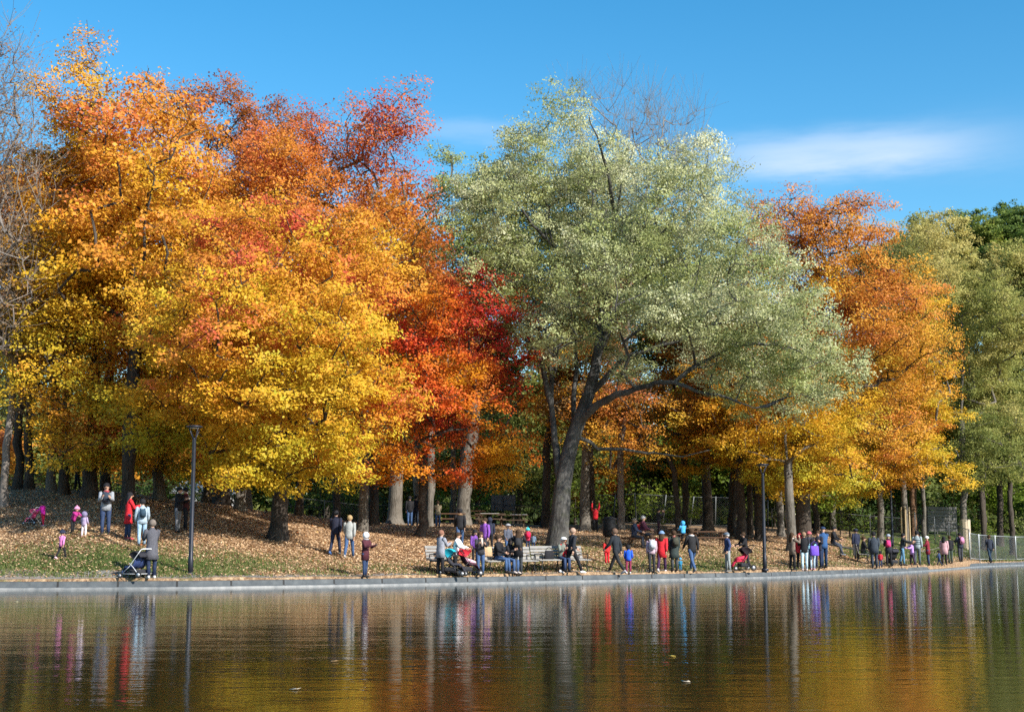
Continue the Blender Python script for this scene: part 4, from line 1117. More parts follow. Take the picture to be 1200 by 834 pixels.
make_tree('maple_tree','dull brown gold tree in the shade right of the silver maple trunk',MT,793,Yf(793,627)+1,
  [(770,490,70,52),(725,470,45,45),(745,535,60,26,-.1),(820,480,45,45,.05),(690,500,35,40)],
  PAL_GOLD,BARK_DARK,.16,24,density=.8,nper=62,size=.15,tone=lambda h,P:.45+.35*h+.4*(patch(P,.4,4)-.5),twigs=6)
make_tree('maple_tree','golden maple behind the man in the flat cap, under the silver maple boughs',MT,859,Yf(859,629),
  [(878,455,78,48,.12),(860,515,78,50),(925,520,70,55,.0,-7),(820,520,55,38,-.04),(900,562,80,28,-.08,-5),(945,470,60,45,.05,-6),(935,570,45,20,-.08,-7),(840,410,60,40,.25)],
  PAL_YELLOW,BARK_DARK,.24,25,density=1.1,nper=140,size=.155,tone=lambda h,P:.18+.40*h+.45*(patch(P,.4,6)-.5),crad=(1.1,1.1,.5))
make_tree('maple_tree','large copper orange maple with a thick dark trunk right of the lamp post',MT,943,Yf(943,639),
  [(915,285,52,62,.10),(980,300,70,75,.10),(1010,390,90,85,.08),(945,400,85,80,.04),(1050,440,62,75,.06),(1050,350,40,40,.06),(900,350,60,60,.05),(950,265,52,42,.1),(905,305,50,62,.08),(965,345,75,62,.05),(1010,330,55,60,.06),(985,490,95,45,.04),(1060,500,52,40,.10)],
  PAL_GOLD,BARK_DARK,.42,26,crad=(1.1,1.1,.72),droop=.1,sr=.25,gap=.8,density=1.05,nper=120,size=.155,yoff=.3,tone=lambda h,P:.34+.20*h+.45*(patch(P,.4,6)-.5),twigs=6)
make_tree('maple_tree','yellow orange maple with a pale forked trunk behind the broad man in slate',MT,1032,Yf(1032,637.5),
  [(1040,525,72,42),(985,560,55,32,-.05),(1075,550,48,32),(1095,465,36,42,.05),(1098,395,30,48,-.05),(1092,350,20,25,.0)],
  PAL_YELLOW,BARK_GREY,.20,27,density=1.1,nper=125,size=.16,tone=lambda h,P:.28+.28*h+.45*(patch(P,.4,9)-.5))
make_tree('maple_tree','tall olive green tree at the right with a pale board guard round its trunk',MT,1132,Yf(1132,643),
  [(1085,380,62,75),(1140,440,66,95,-.05),(1105,345,52,50,.05),(1070,300,48,40,.05),(1150,530,52,50,-.1),(1165,370,45,65),(1150,400,50,60),(1165,460,45,50),(1165,350,32,36)],
  PAL_OLIVE,BARK_GREY,.25,28,density=1.05,nper=120,size=.17,tone=lambda h,P:.62+.2*h+.4*(patch(P,.35,4)-.5),up_bias=.5,tilt=.9,crad=(1.2,1.2,.65))
make_tree('maple_tree','olive green tree at the right edge of the wood, last before the frame ends',MT,1172,Yf(1172,643)+8,
  [(1195,360,55,80),(1200,450,58,85,-.05),(1165,335,36,34,.03),(1225,400,50,90),(1200,540,50,40,-.1)],
  PAL_OLIVE,BARK_DARK,.25,29,density=1.0,nper=110,size=.19,tone=lambda h,P:.56+.2*h+.4*(patch(P,.35,14)-.5),up_bias=.5,tilt=.9,crad=(1.2,1.2,.65))
make_tree('broadleaf_tree','dark green tree rising highest on the right hand skyline','green tree',1150,138,
  [(1135,275,28,32,.1),(1185,285,38,36),(1160,330,60,45),(1225,295,48,64),(1100,300,36,38),(1075,290,25,25),(1200,265,36,34),(1150,300,50,40)],
  PAL_GREEN,BARK_DARK,.35,30,density=.7,nper=150,size=.30,tone=lambda h,P:.62+.2*h+.4*(patch(P,.2,4)-.5),crad=(1.5,1.5,.9))
make_tree('broadleaf_tree','yellow green tree behind the copper maple on the right skyline','green tree',1055,120,
  [(1040,305,45,40),(1085,300,40,42),(1020,350,50,50),(1100,360,50,60),(1060,420,70,60),(1130,420,60,60),(1160,350,60,60),(1170,470,60,60)],
  PAL_OLIVE,BARK_DARK,.30,31,density=.75,nper=130,size=.26,tone=lambda h,P:.60+.2*h+.3*(patch(P,.2,4)-.5),crad=(1.3,1.3,.9))

# ------------------------------------------------------------------ the wood behind: kinds built once, then copied
def local_proto(seed, blobs, mat, barkm, r, **kw):
    """one tree in metres round its own foot, returned as (trunk mesh, crown mesh)"""
    rng=np.random.default_rng(seed); T,wi=sample_blobs(rng,blobs,kw.get('density',.8))
    T[:,2]=np.maximum(T[:,2],kw.get('zmin',1.5)); ztop=max(b[2]+b[5] for b in blobs); zb=min(b[2]-b[5] for b in blobs)
    zt=ztop*.72; trunk=[(0,0,-.3)]+[(rng.normal(0,.05)+z*kw.get('lean',0),rng.normal(0,.05),z) for z in np.linspace(0,zt,9)]
    P,par,main,rad=grow(rng,trunk,r,T,twigs=kw.get('twigs',2))
    V,Q=tubes(P,par,main,rad,flare=.5); tm=np_mesh('trunk',V,Q,True); tm.materials.append(barkm)
    cr=np.array(kw.get('crad',(1.1,1.1,.5)))*rng.uniform(.75,1.3,(len(T),1))
    V,Q,ci,rz,LP=leaves(rng,T,cr,kw.get('nper',190),kw.get('size',.155),tilt=.7,sub=kw.get('sub',15),sr=kw.get('sr',.24))
    h=np.clip((LP[:,2]-zb)/(ztop-zb),0,1); cl=rng.normal(0,1,len(T))
    tn=.30+.35*h+.4*(patch(LP,.35,seed)-.5)+.07*cl[ci]+.05*rz+rng.normal(0,.05,len(LP))
    cm=crown_mesh('crown',V,Q,tn,rng.uniform(0,1,len(LP))**.7); cm.materials.append(mat)
    return tm,cm
tall=[local_proto(41,[(0,0,9.5,3.6,3.4,3.6),(1.4,.3,12.6,2.8,2.8,2.6),(-1.3,-.4,12,2.6,2.6,2.8),(0,0,14.6,2,2,1.8),(-2.4,.4,7.4,2.2,2.2,1.2)],PAL_GOLD,BARK_DARK,.20),
      local_proto(42,[(.4,0,10,3.2,3.2,3.8),(-1.6,.5,9,2.6,2.6,2.4),(1.8,-.5,8,2.4,2.4,1.6),(.2,0,13.8,2.4,2.4,2.4)],PAL_ORANGE,BARK_DARK,.20,lean=.03)]
low=[local_proto(43,[(0,0,5.2,3.2,3.2,3.4),(1.5,.4,7.4,2.4,2.4,2.2),(-1.6,0,4.0,2.2,2.2,2.0),(.3,0,9.6,2,2,2)],PAL_GREEN,BARK_DARK,.17,zmin=.5,size=.22,crad=(1.2,1.2,.8)),
     local_proto(44,[(0,0,4.4,3.4,3,2.8),(-1.5,.4,6.6,2.6,2.4,2.4),(1.6,0,3.4,2.2,2.2,1.9)],PAL_OLIVE,BARK_DARK,.17,zmin=.4,size=.22,crad=(1.2,1.2,.8))]
bush=[local_proto(45,[(0,0,1.5,2.0,1.5,1.2),(1.1,.2,1.2,1.3,1.2,.9),(-1.0,.1,1.9,1.2,1.1,1.2)],PAL_GREEN,BARK_DARK,.06,zmin=.25,size=.15,crad=(.7,.7,.5),nper=90,density=1.4)]
def put(proto, name, label, cat, px, Y, sc, mat, barkm, rz, group=None, xy=None):
    g=gpt(px,Y); root=empty(name,g,rz,label,cat,group,sc)
    for nm,me,m in (('trunk' if name!='bush' else 'stems',proto[0],barkm),('crown' if name!='bush' else 'foliage',proto[1],mat)):
        o=link(nm,me,None,root); o.material_slots[0].link='OBJECT'; o.material_slots[0].material=m
    return root
rr=random.Random(5)
# trunk as seen: px, foot row, trunk width in photo px, kind, height factor, leaf material, bark, label
WOOD=[
 (20,573,5,0,1.0,PAL_YELLOW,BARK_DARK,'thin dark trunk nearest the bare tree at the left edge'),
 (33,574,4,1,.95,PAL_GOLD,BARK_DARK,'thin dark trunk in front of the pale blue house'),
 (60,576,7,0,1.05,PAL_YELLOW,BARK_GREY,'slim pale grey trunk right of the pale blue house'),
 (71,579,5,1,1.0,PAL_GOLD,BARK_DARK,'thin dark trunk right of the slim pale grey one'),
 (124,575,8,0,1.1,PAL_YELLOW,BARK_DARK,'dark trunk behind the adult with the chest carrier'),
 (147,598,12,1,1.15,PAL_YELLOW,BARK_DARK,'stout dark trunk just behind the woman in the red coat'),
 (241,589,6,0,1.0,PAL_GOLD,BARK_DARK,'dark trunk against the small white house'),
 (263,592,5,1,1.0,PAL_GOLD,BARK_DARK,'thin trunk just left of the pale trunk behind the yellow maple'),
 (290,595,6,0,1.0,PAL_GOLD,BARK_GREY,'greyish trunk just right of the pale trunk behind the yellow maple'),
 (351,604,6,1,.95,PAL_GOLD,BARK_DARK,'thin dark trunk right of the yellow maple trunk'),
 (393,600,6,0,.95,PAL_GOLD,BARK_DARK,'dark trunk directly above the walking man in navy'),
 (437,615,11,0,1.1,PAL_ORANGE,BARK_DARK,'stout dark trunk touching the orange red maple trunk'),
 (463.6,614,16,1,1.05,PAL_OLIVE,BARK_GREY,'thickest pale trunk left of the couple of dark figures'),
 (488,594,4,0,.95,PAL_RUST,BARK_GREY,'thin trunk behind the two dark figures between the trunks'),
 (503,617,8,1,1.0,PAL_ORANGE,BARK_GREY,'straight grey trunk left of the person in the tan jacket'),
 (531,608,6,0,.9,PAL_RUST,BARK_GREY,'slim pale trunk left of the thick leaning trunk'),
 (544,612,14,1,1.1,PAL_RUST,BARK_DARK,'thick leaning trunk above the man in the fur hooded parka'),
 (686,622,11,0,1.05,PAL_BROWN,BARK_GREY,'grey trunk right of the silver maple, above the raised arms'),
 (694,620,7,1,.95,PAL_GOLD,BARK_DARK,'dark trunk touching the grey one above the raised arms'),
 (802,625,5,1,.9,PAL_GOLD,BARK_DARK,'thin dark trunk behind the child in light blue'),
 (829,622,12,0,1.05,PAL_GOLD,BARK_DARK,'stout dark trunk behind the long picnic table'),
 (869,633,10,1,.85,PAL_GOLD,BARK_DARK,'dark trunk directly behind the woman with the red pushchair'),
 (879,630,6,0,.9,PAL_GOLD,BARK_DARK,'thin dark trunk between the red pushchair and the lamp post'),
 (891,633,11,1,.85,PAL_YELLOW,BARK_DARK,'stout dark trunk touching the right lamp post'),
 (915,629,8,0,.85,PAL_GOLD,BARK_GREY,'greyish trunk between the lamp post and the woman in taupe'),
 (927,646,11,1,.74,PAL_YELLOW,BARK_GREY,'sunlit grey trunk directly above the woman in taupe'),
 (956,625,5,0,.9,PAL_GOLD,BARK_DARK,'thin trunk right of the thick dark copper maple trunk'),
 (976,620,6,1,.95,PAL_GOLD,BARK_GREY,'grey trunk above the person perched on the rail'),
 (1062,640,7,0,.85,PAL_YELLOW,BARK_GREY,'slim trunk with upright wooden stakes round its base'),
 (1072,625,9,1,.95,PAL_GOLD,bark('bark_brown',(.15,.085,.05),(.24,.14,.085)),'brown trunk right of the staked one'),
 (1083.5,623,4,0,.75,PAL_OLIVE,BARK_GREY,'thin forked grey trunk before the board wall'),
 (1153,630,6,1,.95,PAL_OLIVE,BARK_DARK,'dark trunk right of the guarded pale trunk'),
 (1187,630,6,0,.95,PAL_OLIVE,BARK_DARK,'dark trunk above the wire fence at the right edge'),
]
stakes={}
for px,foot,w,k,hf,mat,bk,label in WOOD:
    Y=Yf(px,foot); r=w*Y/F/2; z=r/(.20*1.15)
    hgt=hf*rr.uniform(.92,1.04); z=min(1.9,max(.75,z)); 
    root=put(tall[k],'maple_tree',label,MT,px,Y,(1,1,1),mat,bk,rr.uniform(0,6.28))
    for ch in root.children:
        if ch.name.startswith('crown'): ch.scale=(hgt*1.02,hgt*1.02,hgt)
        else: ch.scale=(hgt*1.0,hgt*1.0,hgt)
    # trunk thickness: a sleeve of its own girth, buried in the root flare and fading into the limbs
    root['girth']=z; del root['girth']
    m=MB(); n=9; zs=[-.3,.0,.12,.35,.8,1.6,3.0,4.6,6.2*hgt]
    fr=[1.75,1.6,1.35,1.14,1.03,1.0,.93,.84,.5]
    ph=rr.uniform(0,6); m.loft([(.05*math.sin(q*.9+ph),.05*math.cos(q*.8+ph),q) for q in zs],[r*f for f in fr],12)
    m.build('bole',bk,root)
    if px in (1062,1132): stakes[px]=(root,Y,r)
STK=wood((.50,.38,.22))
root,Y,r=stakes[1062]
for i in range(6):
    a=i*math.pi/3+.3; m=MB(); m.box((math.cos(a)*(r+.10),math.sin(a)*(r+.10),1.25),(.09,.05,2.6),Matrix.Rotation(a+math.pi/2,3,'Z')); m.build('stake',STK,root)
gd=[o for o in COL.objects if o.get('label','').startswith('tall olive green tree at the right with')][0]
PG=wood((.55,.46,.33))
for i in range(12):
    a=i*math.pi/6; m=MB(); m.box((math.cos(a)*.36,math.sin(a)*.36,1.05),(.17,.035,2.2),Matrix.Rotation(a+math.pi/2,3,'Z')); m.build('guard_board',PG,gd)
# green trees and bushes filling the depth of the wood
GL='green and olive trees crowding the shade far behind the trunks'
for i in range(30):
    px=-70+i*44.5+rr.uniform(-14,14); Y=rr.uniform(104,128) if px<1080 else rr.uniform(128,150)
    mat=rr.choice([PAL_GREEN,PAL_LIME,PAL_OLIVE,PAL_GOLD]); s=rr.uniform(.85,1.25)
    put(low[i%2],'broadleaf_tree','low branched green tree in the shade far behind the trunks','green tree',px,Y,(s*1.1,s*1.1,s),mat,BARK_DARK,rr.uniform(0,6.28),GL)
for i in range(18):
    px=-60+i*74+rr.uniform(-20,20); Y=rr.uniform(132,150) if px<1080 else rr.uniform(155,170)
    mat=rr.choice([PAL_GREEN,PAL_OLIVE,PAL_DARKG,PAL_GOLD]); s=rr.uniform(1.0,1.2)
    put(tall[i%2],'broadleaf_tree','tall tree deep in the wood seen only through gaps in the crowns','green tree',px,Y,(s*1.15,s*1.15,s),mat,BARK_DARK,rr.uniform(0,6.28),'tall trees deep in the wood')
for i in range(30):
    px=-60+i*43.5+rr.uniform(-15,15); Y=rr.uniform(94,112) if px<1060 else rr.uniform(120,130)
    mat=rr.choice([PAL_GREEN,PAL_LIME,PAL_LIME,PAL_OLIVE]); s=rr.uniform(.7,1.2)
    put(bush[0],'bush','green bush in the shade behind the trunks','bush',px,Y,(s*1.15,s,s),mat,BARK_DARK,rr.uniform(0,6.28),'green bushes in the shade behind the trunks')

# the far side of the wood, where single trees no longer tell apart
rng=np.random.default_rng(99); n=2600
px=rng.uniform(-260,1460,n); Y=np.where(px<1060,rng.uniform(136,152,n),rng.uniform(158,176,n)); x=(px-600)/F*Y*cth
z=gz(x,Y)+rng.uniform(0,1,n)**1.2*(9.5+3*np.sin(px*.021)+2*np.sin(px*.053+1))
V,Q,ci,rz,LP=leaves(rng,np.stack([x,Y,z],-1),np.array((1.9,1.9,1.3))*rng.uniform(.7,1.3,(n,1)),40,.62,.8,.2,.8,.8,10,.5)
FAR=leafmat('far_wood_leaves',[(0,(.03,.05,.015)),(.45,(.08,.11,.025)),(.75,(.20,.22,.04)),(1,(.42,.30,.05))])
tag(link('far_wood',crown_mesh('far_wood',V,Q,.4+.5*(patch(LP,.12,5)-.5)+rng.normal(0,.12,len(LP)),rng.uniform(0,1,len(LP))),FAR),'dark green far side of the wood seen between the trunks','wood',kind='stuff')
# ------------------------------------------------------------------ the setting
# terrain sheet from the back of the kerb to the horizon
pxs=np.concatenate([np.linspace(-2200,-250,30)[:-1],np.linspace(-250,1300,190),np.linspace(1300,3000,28)[1:]])
tt=np.concatenate([np.linspace(0,1,110)**1.5*70,np.linspace(72,300,50)])
V=[];grs=[]
for p in pxs:
    y0=float(Ysh(p))
    sl=(float(Ysh(p+4))*(p+4-600)-float(Ysh(p-4))*(p-604))/F, float(Ysh(p+4))-float(Ysh(p-4))
    Y=y0+tt+.36*math.hypot(*sl)/max(abs(sl[0]),.25*math.hypot(*sl))
    X=(p-600)/F*Y*cth
    Z=gz(X,Y); Z[0]-=.5
    V.append(np.stack([X,Y,Z],-1))
V=np.array(V); n0,n1=V.shape[:2]
idx=np.arange(n0*n1).reshape(n0,n1)
Q=np.stack([idx[:-1,:-1],idx[1:,:-1],idx[1:,1:],idx[:-1,1:]],-1).reshape(-1,4)
def grassmask(X,Y):
    px=600+F*X/np.maximum(Y,1)/cth; d=Y-Ysh(px)
    a=np.exp(-((d-2.4)/2.5)**2)*(np.interp(px,[-200,60,230,330,420,560,700,860,960,1020],[.95,1.0,.9,.5,.3,.2,.35,.65,.42,.12]))
    b=np.interp(px,[560,640,720,900,1000],[0,.6,.35,.25,0])*np.exp(-((d-9)/5.)**2)
    c=np.interp(px,[960,1010,1090],[0,.75,1])*np.clip((d-np.interp(px,[960,1200],[9,1.5]))/3,0,1)
    return np.clip(a+b+c,0,1)
gm=grassmask(V[...,0],V[...,1]).ravel()
t=NT('leaf_littered_ground')
n1_=t.noise(9,8,.7); n2_=t.noise(1.3,5,.6); n3_=t.noise(38,3,.6)
lit=t.ramp(n1_,[(.28,(.075,.042,.022)),(.45,(.21,.125,.07)),(.56,(.44,.30,.18)),(.72,(.60,.44,.28))])
lit=t.mix(t.ramp(n2_,[(.35,(0,0,0)),(.7,(.55,.55,.55))]),lit,(.13,.085,.05))
gr=t.ramp(n3_,[(.3,(.035,.055,.015)),(.55,(.075,.11,.03)),(.75,(.15,.17,.055))])
at=t.n('ShaderNodeAttribute',attribute_name='grass')
ma=t.n('ShaderNodeMath',operation='ADD'); t.l(at.outputs['Fac'],ma.inputs[0])
nb=t.n('ShaderNodeMath',operation='MULTIPLY_ADD'); t.l(t.noise(2.2,6,.7),nb.inputs[0]); nb.inputs[1].default_value=1.5; nb.inputs[2].default_value=-.95; t.l(nb.outputs[0],ma.inputs[1])
f=t.ramp(ma.outputs[0],[(.28,(0,0,0)),(.62,(1,1,1))])
t.bsdf(t.mix(f,lit,gr),.95,.1,bump=n1_,bstr=.8,bdist=.08)
gnd=link('ground',np_mesh('ground',V.reshape(-1,3),Q,True,{'grass':gm}),t.m); tag(gnd,kind='structure')

# shoreline points in the plane
sp=np.concatenate([np.linspace(-1400,-250,40)[:-1],np.linspace(-250,1300,420),np.linspace(1300,2200,40)[1:]])
sy=Ysh(sp); k=np.ones(9)/9; sy=np.convolve(np.pad(sy,4,mode='edge'),k,'valid')
sx=(sp-600)/F*sy*cth
S=np.stack([sx,sy],-1); tn=np.gradient(S,axis=0); tn/=np.linalg.norm(tn,axis=1,keepdims=True); nm=np.stack([-tn[:,1],tn[:,0]],-1)
def strip(name,prof,mat,kind='structure'):
    """sweep a profile (outward offset, height) along the shoreline"""
    V=np.concatenate([np.concatenate([S+nm*o,np.full((len(S),1),z)],1) for o,z in prof]); n=len(S)
    i=np.arange(n-1); Q=np.concatenate([np.stack([j*n+i,j*n+i+1,(j+1)*n+i+1,(j+1)*n+i],-1) for j in range(len(prof)-1)])
    run=np.concatenate([[0],np.cumsum(np.linalg.norm(np.diff(S,axis=0),axis=1))])
    o=link(name,np_mesh(name,V,Q,attrs={'run':np.tile(run,len(prof))}),mat); tag(o,kind=kind); return o
t=NT('kerb_stone'); nz=t.noise(3,8,.65); ge=t.n('ShaderNodeTexCoord')
kj=t.n('ShaderNodeAttribute',attribute_name='run'); kf=t.n('ShaderNodeMath',operation='PINGPONG'); t.l(kj.outputs['Fac'],kf.inputs[0]); kf.inputs[1].default_value=.9
jm=t.ramp(kf.outputs[0],[(.0,(0,0,0)),(.025,(0,0,0)),(.04,(1,1,1))])
t.bsdf(t.mix(jm,(.02,.02,.02),t.ramp(nz,[(.3,(.045,.052,.058)),(.6,(.085,.095,.10)),(.8,(.14,.145,.145))])),.75,.3,bump=t.noise(30,5),bstr=.4,bdist=.02)
strip('kerb',[(0,-.6),(0,.065),(.012,.078),(.15,.082),(.155,.085),(.17,.215),(.185,.235),(.50,.243),(.51,.03)],t.m)
t2=NT('wet_ledge'); t2.bsdf(t2.ramp(t2.noise(4,7),[(.3,(.09,.10,.105)),(.75,(.23,.23,.225))]),.5,.4)
strip('ledge',[(-.03,-.4),(-.035,.05),(-.02,.062),(.0,.066)],t2.m)
t=NT('gravel_path'); t.bsdf(t.mix(t.ramp(t.noise(1.2,4),[(.4,(0,0,0)),(.7,(1,1,1))]),t.ramp(t.noise(22,6,.7),[(.3,(.13,.125,.12)),(.7,(.27,.26,.25))]),(.24,.19,.14)),.9,.2,bump=t.noise(40,3),bstr=.4,bdist=.01)
V=[];n=len(S); wd=np.interp(sp,[-300,0,60,300,950,1060,1160,1500],[2.2,2.0,1.0,.5,.6,1.8,3.2,4])
offs=[.50,.2]; 
rows=[]
for fr in np.linspace(0,1,7):
    q=S+nm*(.50+wd*fr)[:,None]; z=gz(q[:,0],q[:,1])+.006; z=np.maximum(z,KH+.006) if fr<.3 else z
    rows.append(np.concatenate([q,z[:,None]],1))
V=np.concatenate(rows); i=np.arange(n-1)
Q=np.concatenate([np.stack([j*n+i,j*n+i+1,(j+1)*n+i+1,(j+1)*n+i],-1) for j in range(6)])
tag(link('path',np_mesh('path',V,Q,True),t.m),kind='structure')

# water
t=NT('pond_water')
tc=t.n('ShaderNodeTexCoord')
def wv(sx_,sy_,scale,detail,rough):
    mp=t.n('ShaderNodeMapping'); mp.inputs['Scale'].default_value=(sx_,sy_,1); t.l(tc.outputs['Object'],mp.inputs[0])
    nz=t.n('ShaderNodeTexNoise'); nz.inputs['Scale'].default_value=scale; nz.inputs['Detail'].default_value=detail; nz.inputs['Roughness'].default_value=rough
    t.l(mp.outputs[0],nz.inputs['Vector']); return nz.outputs['Fac']
big=wv(.30,1.0,1.1,2,.5); med=wv(.55,1.2,3.4,3,.55); sm=wv(.85,1.2,10,2,.5); calm=wv(.10,.35,.55,3,.5)
def mth(op,a,b):
    m=t.n('ShaderNodeMath',operation=op)
    for v,i in ((a,0),(b,1)):
        if isinstance(v,(int,float)): m.inputs[i].default_value=v
        else: t.l(v,m.inputs[i])
    return m.outputs[0]
h=mth('ADD',mth('MULTIPLY',big,WB),mth('ADD',mth('MULTIPLY',med,WM),mth('MULTIPLY',sm,WS)))
sy_=t.n('ShaderNodeSeparateXYZ'); t.l(tc.outputs['Object'],sy_.inputs[0])
mr=t.n('ShaderNodeMapRange'); t.l(sy_.outputs[1],mr.inputs[0]); mr.inputs[1].default_value=10; mr.inputs[2].default_value=46; mr.inputs[3].default_value=.82; mr.inputs[4].default_value=.52
h=mth('MULTIPLY',mth('MULTIPLY',h,mr.outputs[0]),mth('ADD',mth('MULTIPLY',calm,1.1),.45))
bp=t.n('ShaderNodeBump'); bp.inputs['Strength'].default_value=1; bp.inputs['Distance'].default_value=1.0; t.l(h,bp.inputs['Height'])
p=t.n('ShaderNodeBsdfPrincipled'); p.inputs['Base Color'].default_value=(.023,.021,.0075,1); p.inputs['Roughness'].default_value=.06
p.inputs['IOR'].default_value=1.333; p.inputs['Specular IOR Level'].default_value=.5; t.l(bp.outputs[0],p.inputs['Normal'])
t.l(p.outputs[0],t.out.inputs[0])
m=MB(); m.add([(-260,-60,0),(420,-60,0),(420,330,0),(-260,330,0)],[(0,1,2,3)]); m.smooth=False
# the sheet runs under the bank, which rises through it at the kerb
tag(m.build('water',t.m),kind='structure')
m=MB(); m.add([(-900,-400,-.8),(900,-400,-.8),(900,-20,-.8),(-900,-20,-.8)],[(0,1,2,3)])

# fallen leaves on the bank
rng=np.random.default_rng(77)
N=200000
px=rng.uniform(-60,1260,N); y0=Ysh(px); d=rng.gamma(1.5,6.5,N); Y=y0+.6+d
keep=(d<38); px,Y,d=px[keep],Y[keep],d[keep]
X=(px-600)/F*Y*cth; gmk=grassmask(X,Y); dens=patch(np.stack([X,Y,0*X],-1),.9,3)
keep=rng.uniform(0,1,len(px))<np.clip(1.05-.75*gmk+.5*(dens-.5),.06,1)*np.interp(px,[-60,980,1060,1260],[1,1,.5,.15])
X,Y,d=X[keep],Y[keep],d[keep]; Z=gz(X,Y)+rng.uniform(.008,.05,len(X)); M=len(X)
nr=rng.normal(0,.42,(M,3)); nr[:,2]=1; nr/=np.linalg.norm(nr,axis=1,keepdims=True)
a=rng.normal(0,1,(M,3)); a-=nr*(a*nr).sum(1,keepdims=True); a/=np.linalg.norm(a,axis=1,keepdims=True); b=np.cross(nr,a)
L=(rng.uniform(.055,.125,M)*np.clip(.85+d*.012,.8,1.3))[:,None]; C=np.stack([X,Y,Z],-1)
V=np.stack([C-a*L*.5,C-b*L*.36+nr*L*.12,C+a*L*.5+nr*L*.06,C+b*L*.36+nr*L*.12],1).reshape(-1,3)
LIT=leafmat('fallen_leaves',[(0,(.16,.085,.045)),(.25,(.38,.235,.14)),(.5,(.60,.40,.225)),(.75,(.72,.53,.34)),(.92,(.66,.40,.14)),(1,(.55,.16,.05))],transl=.12,rough=.7,spec=.2)
fl=link('fallen_leaves',crown_mesh('fallen_leaves',V,np.arange(M*4).reshape(-1,4),np.clip(rng.normal(.5,.2,M),0,1),rng.uniform(0,1,M)),LIT)
tag(fl,'tan and brown fallen leaves strewn over the whole bank','fallen leaves',kind='stuff')
# grass blades
N=170000
px=rng.uniform(-60,1260,N); Y=Ysh(px)+.5+rng.gamma(1.4,5,N); X=(px-600)/F*Y*cth; gmk=grassmask(X,Y); pn=patch(np.stack([X,Y,0*X],-1),1.1,9)
keep=(rng.uniform(0,1,N)<np.clip(gmk*1.7*(pn*1.5),0,1)); X,Y=X[keep],Y[keep]; M=len(X); Z=gz(X,Y)
a=rng.uniform(0,6.28,M); hgt=rng.uniform(.04,.13,M)*np.where(Y>75,1.5,1); w=rng.uniform(.008,.018,M)*np.where(Y>75,1.8,1.2)
C=np.stack([X,Y,Z-.01],-1); s=np.stack([np.cos(a)*w,np.sin(a)*w,0*a],-1); tp=C+np.stack([rng.normal(0,.03,M),rng.normal(0,.03,M),hgt],-1)
V=np.stack([C-s,C+s,tp+s*.25,tp-s*.25],1).reshape(-1,3)
GRS=leafmat('grass_blades',[(0,(.05,.085,.02)),(.5,(.10,.155,.035)),(1,(.26,.25,.09))],transl=.25,rough=.6,spec=.2)
tag(link('grass',crown_mesh('grass',V,np.arange(M*4).reshape(-1,4),rng.normal(.5,.22,M),rng.uniform(0,1,M)),GRS),'short green grass showing through the leaves near the kerb','grass',kind='stuff')
# a few leaves afloat
for i,(a,b,lb) in enumerate(((345,808,'pale leaf floating nearest the camera, left half of the pond'),(804,799,'pale leaf floating nearest the camera, right half of the pond'),(391,775,'brown leaf floating in the middle of the left half of the pond'),(787,769,'yellow leaf floating in the middle of the right half of the pond'),(19,705,'pale leaf floating by the left edge of the frame'))):
    Y=HC/-math.tan(TH+math.atan((417-b)/F)); m=MB(); c=random.Random(i)
    o=[(0,-.07,.006),(.05,-.02,.012),(.075,.02,.02),(.03,.03,.008),(0,.085,.022),(-.03,.03,.008),(-.07,.025,.016),(-.05,-.02,.01)]
    m.add([(0,0,.006)]+o+[(0,0,.003)]+[(x,y,z-.004) for x,y,z in o],[(0,1+j,1+(j+1)%8) for j in range(8)]+[(9,10+(j+1)%8,10+j) for j in range(8)]+[(1+j,10+j,10+(j+1)%8,1+(j+1)%8) for j in range(8)])
    q=m.build('floating_leaf',cloth([(.40,.33,.24),(.36,.30,.22),(.30,.18,.08),(.45,.32,.06),(.55,.5,.3)][i]),None,(xat(a,Y,0),Y,.004)); q.rotation_euler=(0,0,c.uniform(0,6)); q.scale=(.75,.75,.75)
    tag(q,lb,'leaf','leaves afloat on the pond')

# ------------------------------------------------------------------ light, sky, exposure
AZ,EL=R(SUN_AZ),R(SUN_EL)        # azimuth to the right of straight behind the camera
sd=Vector((math.sin(AZ)*math.cos(EL),-math.cos(AZ)*math.cos(EL),math.sin(EL)))
ld=bpy.data.lights.new('sun','SUN'); ld.energy=SUN_E; ld.angle=R(.53); ld.color=(1,.945,.86)
lo=bpy.data.objects.new('sun',ld); COL.objects.link(lo); lo.rotation_euler=sd.to_track_quat('Z','Y').to_euler(); lo.location=(30,-40,40)
W=bpy.data.worlds.new('World'); SC.world=W; W.use_nodes=True; nt=W.node_tree; nt.nodes.clear()
N_=lambda ty,**kw:(lambda nd:[setattr(nd,k,v) for k,v in kw.items()] and nd or nd)(nt.nodes.new(ty))
out=N_('ShaderNodeOutputWorld'); bg=N_('ShaderNodeBackground'); sky=N_('ShaderNodeTexSky',sky_type='NISHITA')
sky.sun_disc=False; sky.sun_elevation=EL; sky.sun_rotation=math.atan2(sd.x,sd.y); sky.altitude=50; sky.air_density=1.0; sky.dust_density=SKY_DUST; sky.ozone_density=SKY_OZ
hs=N_('ShaderNodeHueSaturation'); hs.inputs['Saturation'].default_value=SKY_SAT; hs.inputs['Hue'].default_value=SKY_HUE; hs.inputs['Value'].default_value=SKY_VAL
nt.links.new(sky.outputs[0],hs.inputs['Color'])
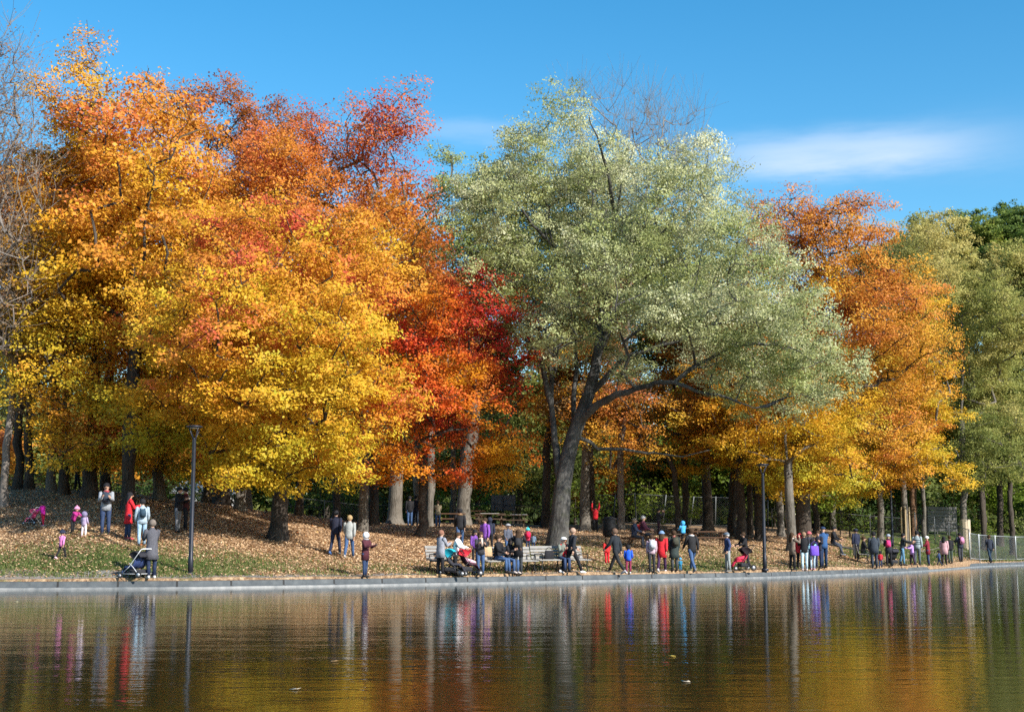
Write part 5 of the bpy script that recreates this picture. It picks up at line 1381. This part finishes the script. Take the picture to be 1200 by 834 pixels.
# thin cloud streak low over the wood, a real direction in the sky
tc=N_('ShaderNodeTexCoord'); sx3=N_('ShaderNodeSeparateXYZ'); nt.links.new(tc.outputs['Generated'],sx3.inputs[0])
def M_(op,*a):
    m=N_('ShaderNodeMath',operation=op)
    for i,v in enumerate(a):
        if isinstance(v,(int,float)): m.inputs[i].default_value=v
        else: nt.links.new(v,m.inputs[i])
    return m.outputs[0]
az=M_('ARCTAN2',sx3.outputs[0],sx3.outputs[1]); el=M_('ARCSINE',sx3.outputs[2])
mp=N_('ShaderNodeCombineXYZ'); nt.links.new(M_('MULTIPLY',az,9),mp.inputs[0]); nt.links.new(M_('MULTIPLY',el,48),mp.inputs[1])
nz=N_('ShaderNodeTexNoise'); nz.inputs['Scale'].default_value=1.3; nz.inputs['Detail'].default_value=7; nz.inputs['Roughness'].default_value=.58; nt.links.new(mp.outputs[0],nz.inputs['Vector'])
def streak(a0,aw,e0,ew,amt,wob=.010):
    e=M_('ADD',el,M_('MULTIPLY',M_('SUBTRACT',nz.outputs['Fac'],.5),wob*2))
    da=M_('POWER',M_('ABSOLUTE',M_('DIVIDE',M_('SUBTRACT',az,a0),aw)),3.0); de=M_('POWER',M_('ABSOLUTE',M_('DIVIDE',M_('SUBTRACT',e,e0),ew)),2.6)
    g=M_('EXPONENT',M_('MULTIPLY',M_('ADD',da,de),-1.0))
    return M_('MULTIPLY',M_('MULTIPLY',g,M_('ADD',M_('MULTIPLY',nz.outputs['Fac'],.9),.5)),amt)
def dirof(px,py): return math.atan((px-600)/F/cth), TH+math.atan((417-py)/F)
a,e=dirof(985,193); c1=streak(a,R(5.0),e,R(.82),.84,.012)
a,e=dirof(1150,196); c3=streak(a,R(3.6),e,R(1.2),.14)
a,e=dirof(548,155); c2=streak(a,R(2.2),e,R(.5),.32)
f=M_('MINIMUM',M_('ADD',M_('ADD',c1,c2),c3),1.0)
mx=N_('ShaderNodeMix',data_type='RGBA'); nt.links.new(f,mx.inputs[0]); nt.links.new(hs.outputs[0],mx.inputs[6]); mx.inputs[7].default_value=(*CLOUD,1)
nt.links.new(mx.outputs[2],bg.inputs['Color']); bg.inputs['Strength'].default_value=SKY_STR; nt.links.new(bg.outputs[0],out.inputs[0])
vs=SC.view_settings; SC.display_settings.display_device='sRGB'; vs.view_transform='Standard'; vs.look='None'; vs.exposure=EXPO; vs.gamma=1; vs.use_curve_mapping=False
SC.cycles.max_bounces=6; SC.cycles.diffuse_bounces=3; SC.cycles.glossy_bounces=3; SC.cycles.transmission_bounces=4; SC.cycles.transparent_max_bounces=4
SC.cycles.use_denoising=False
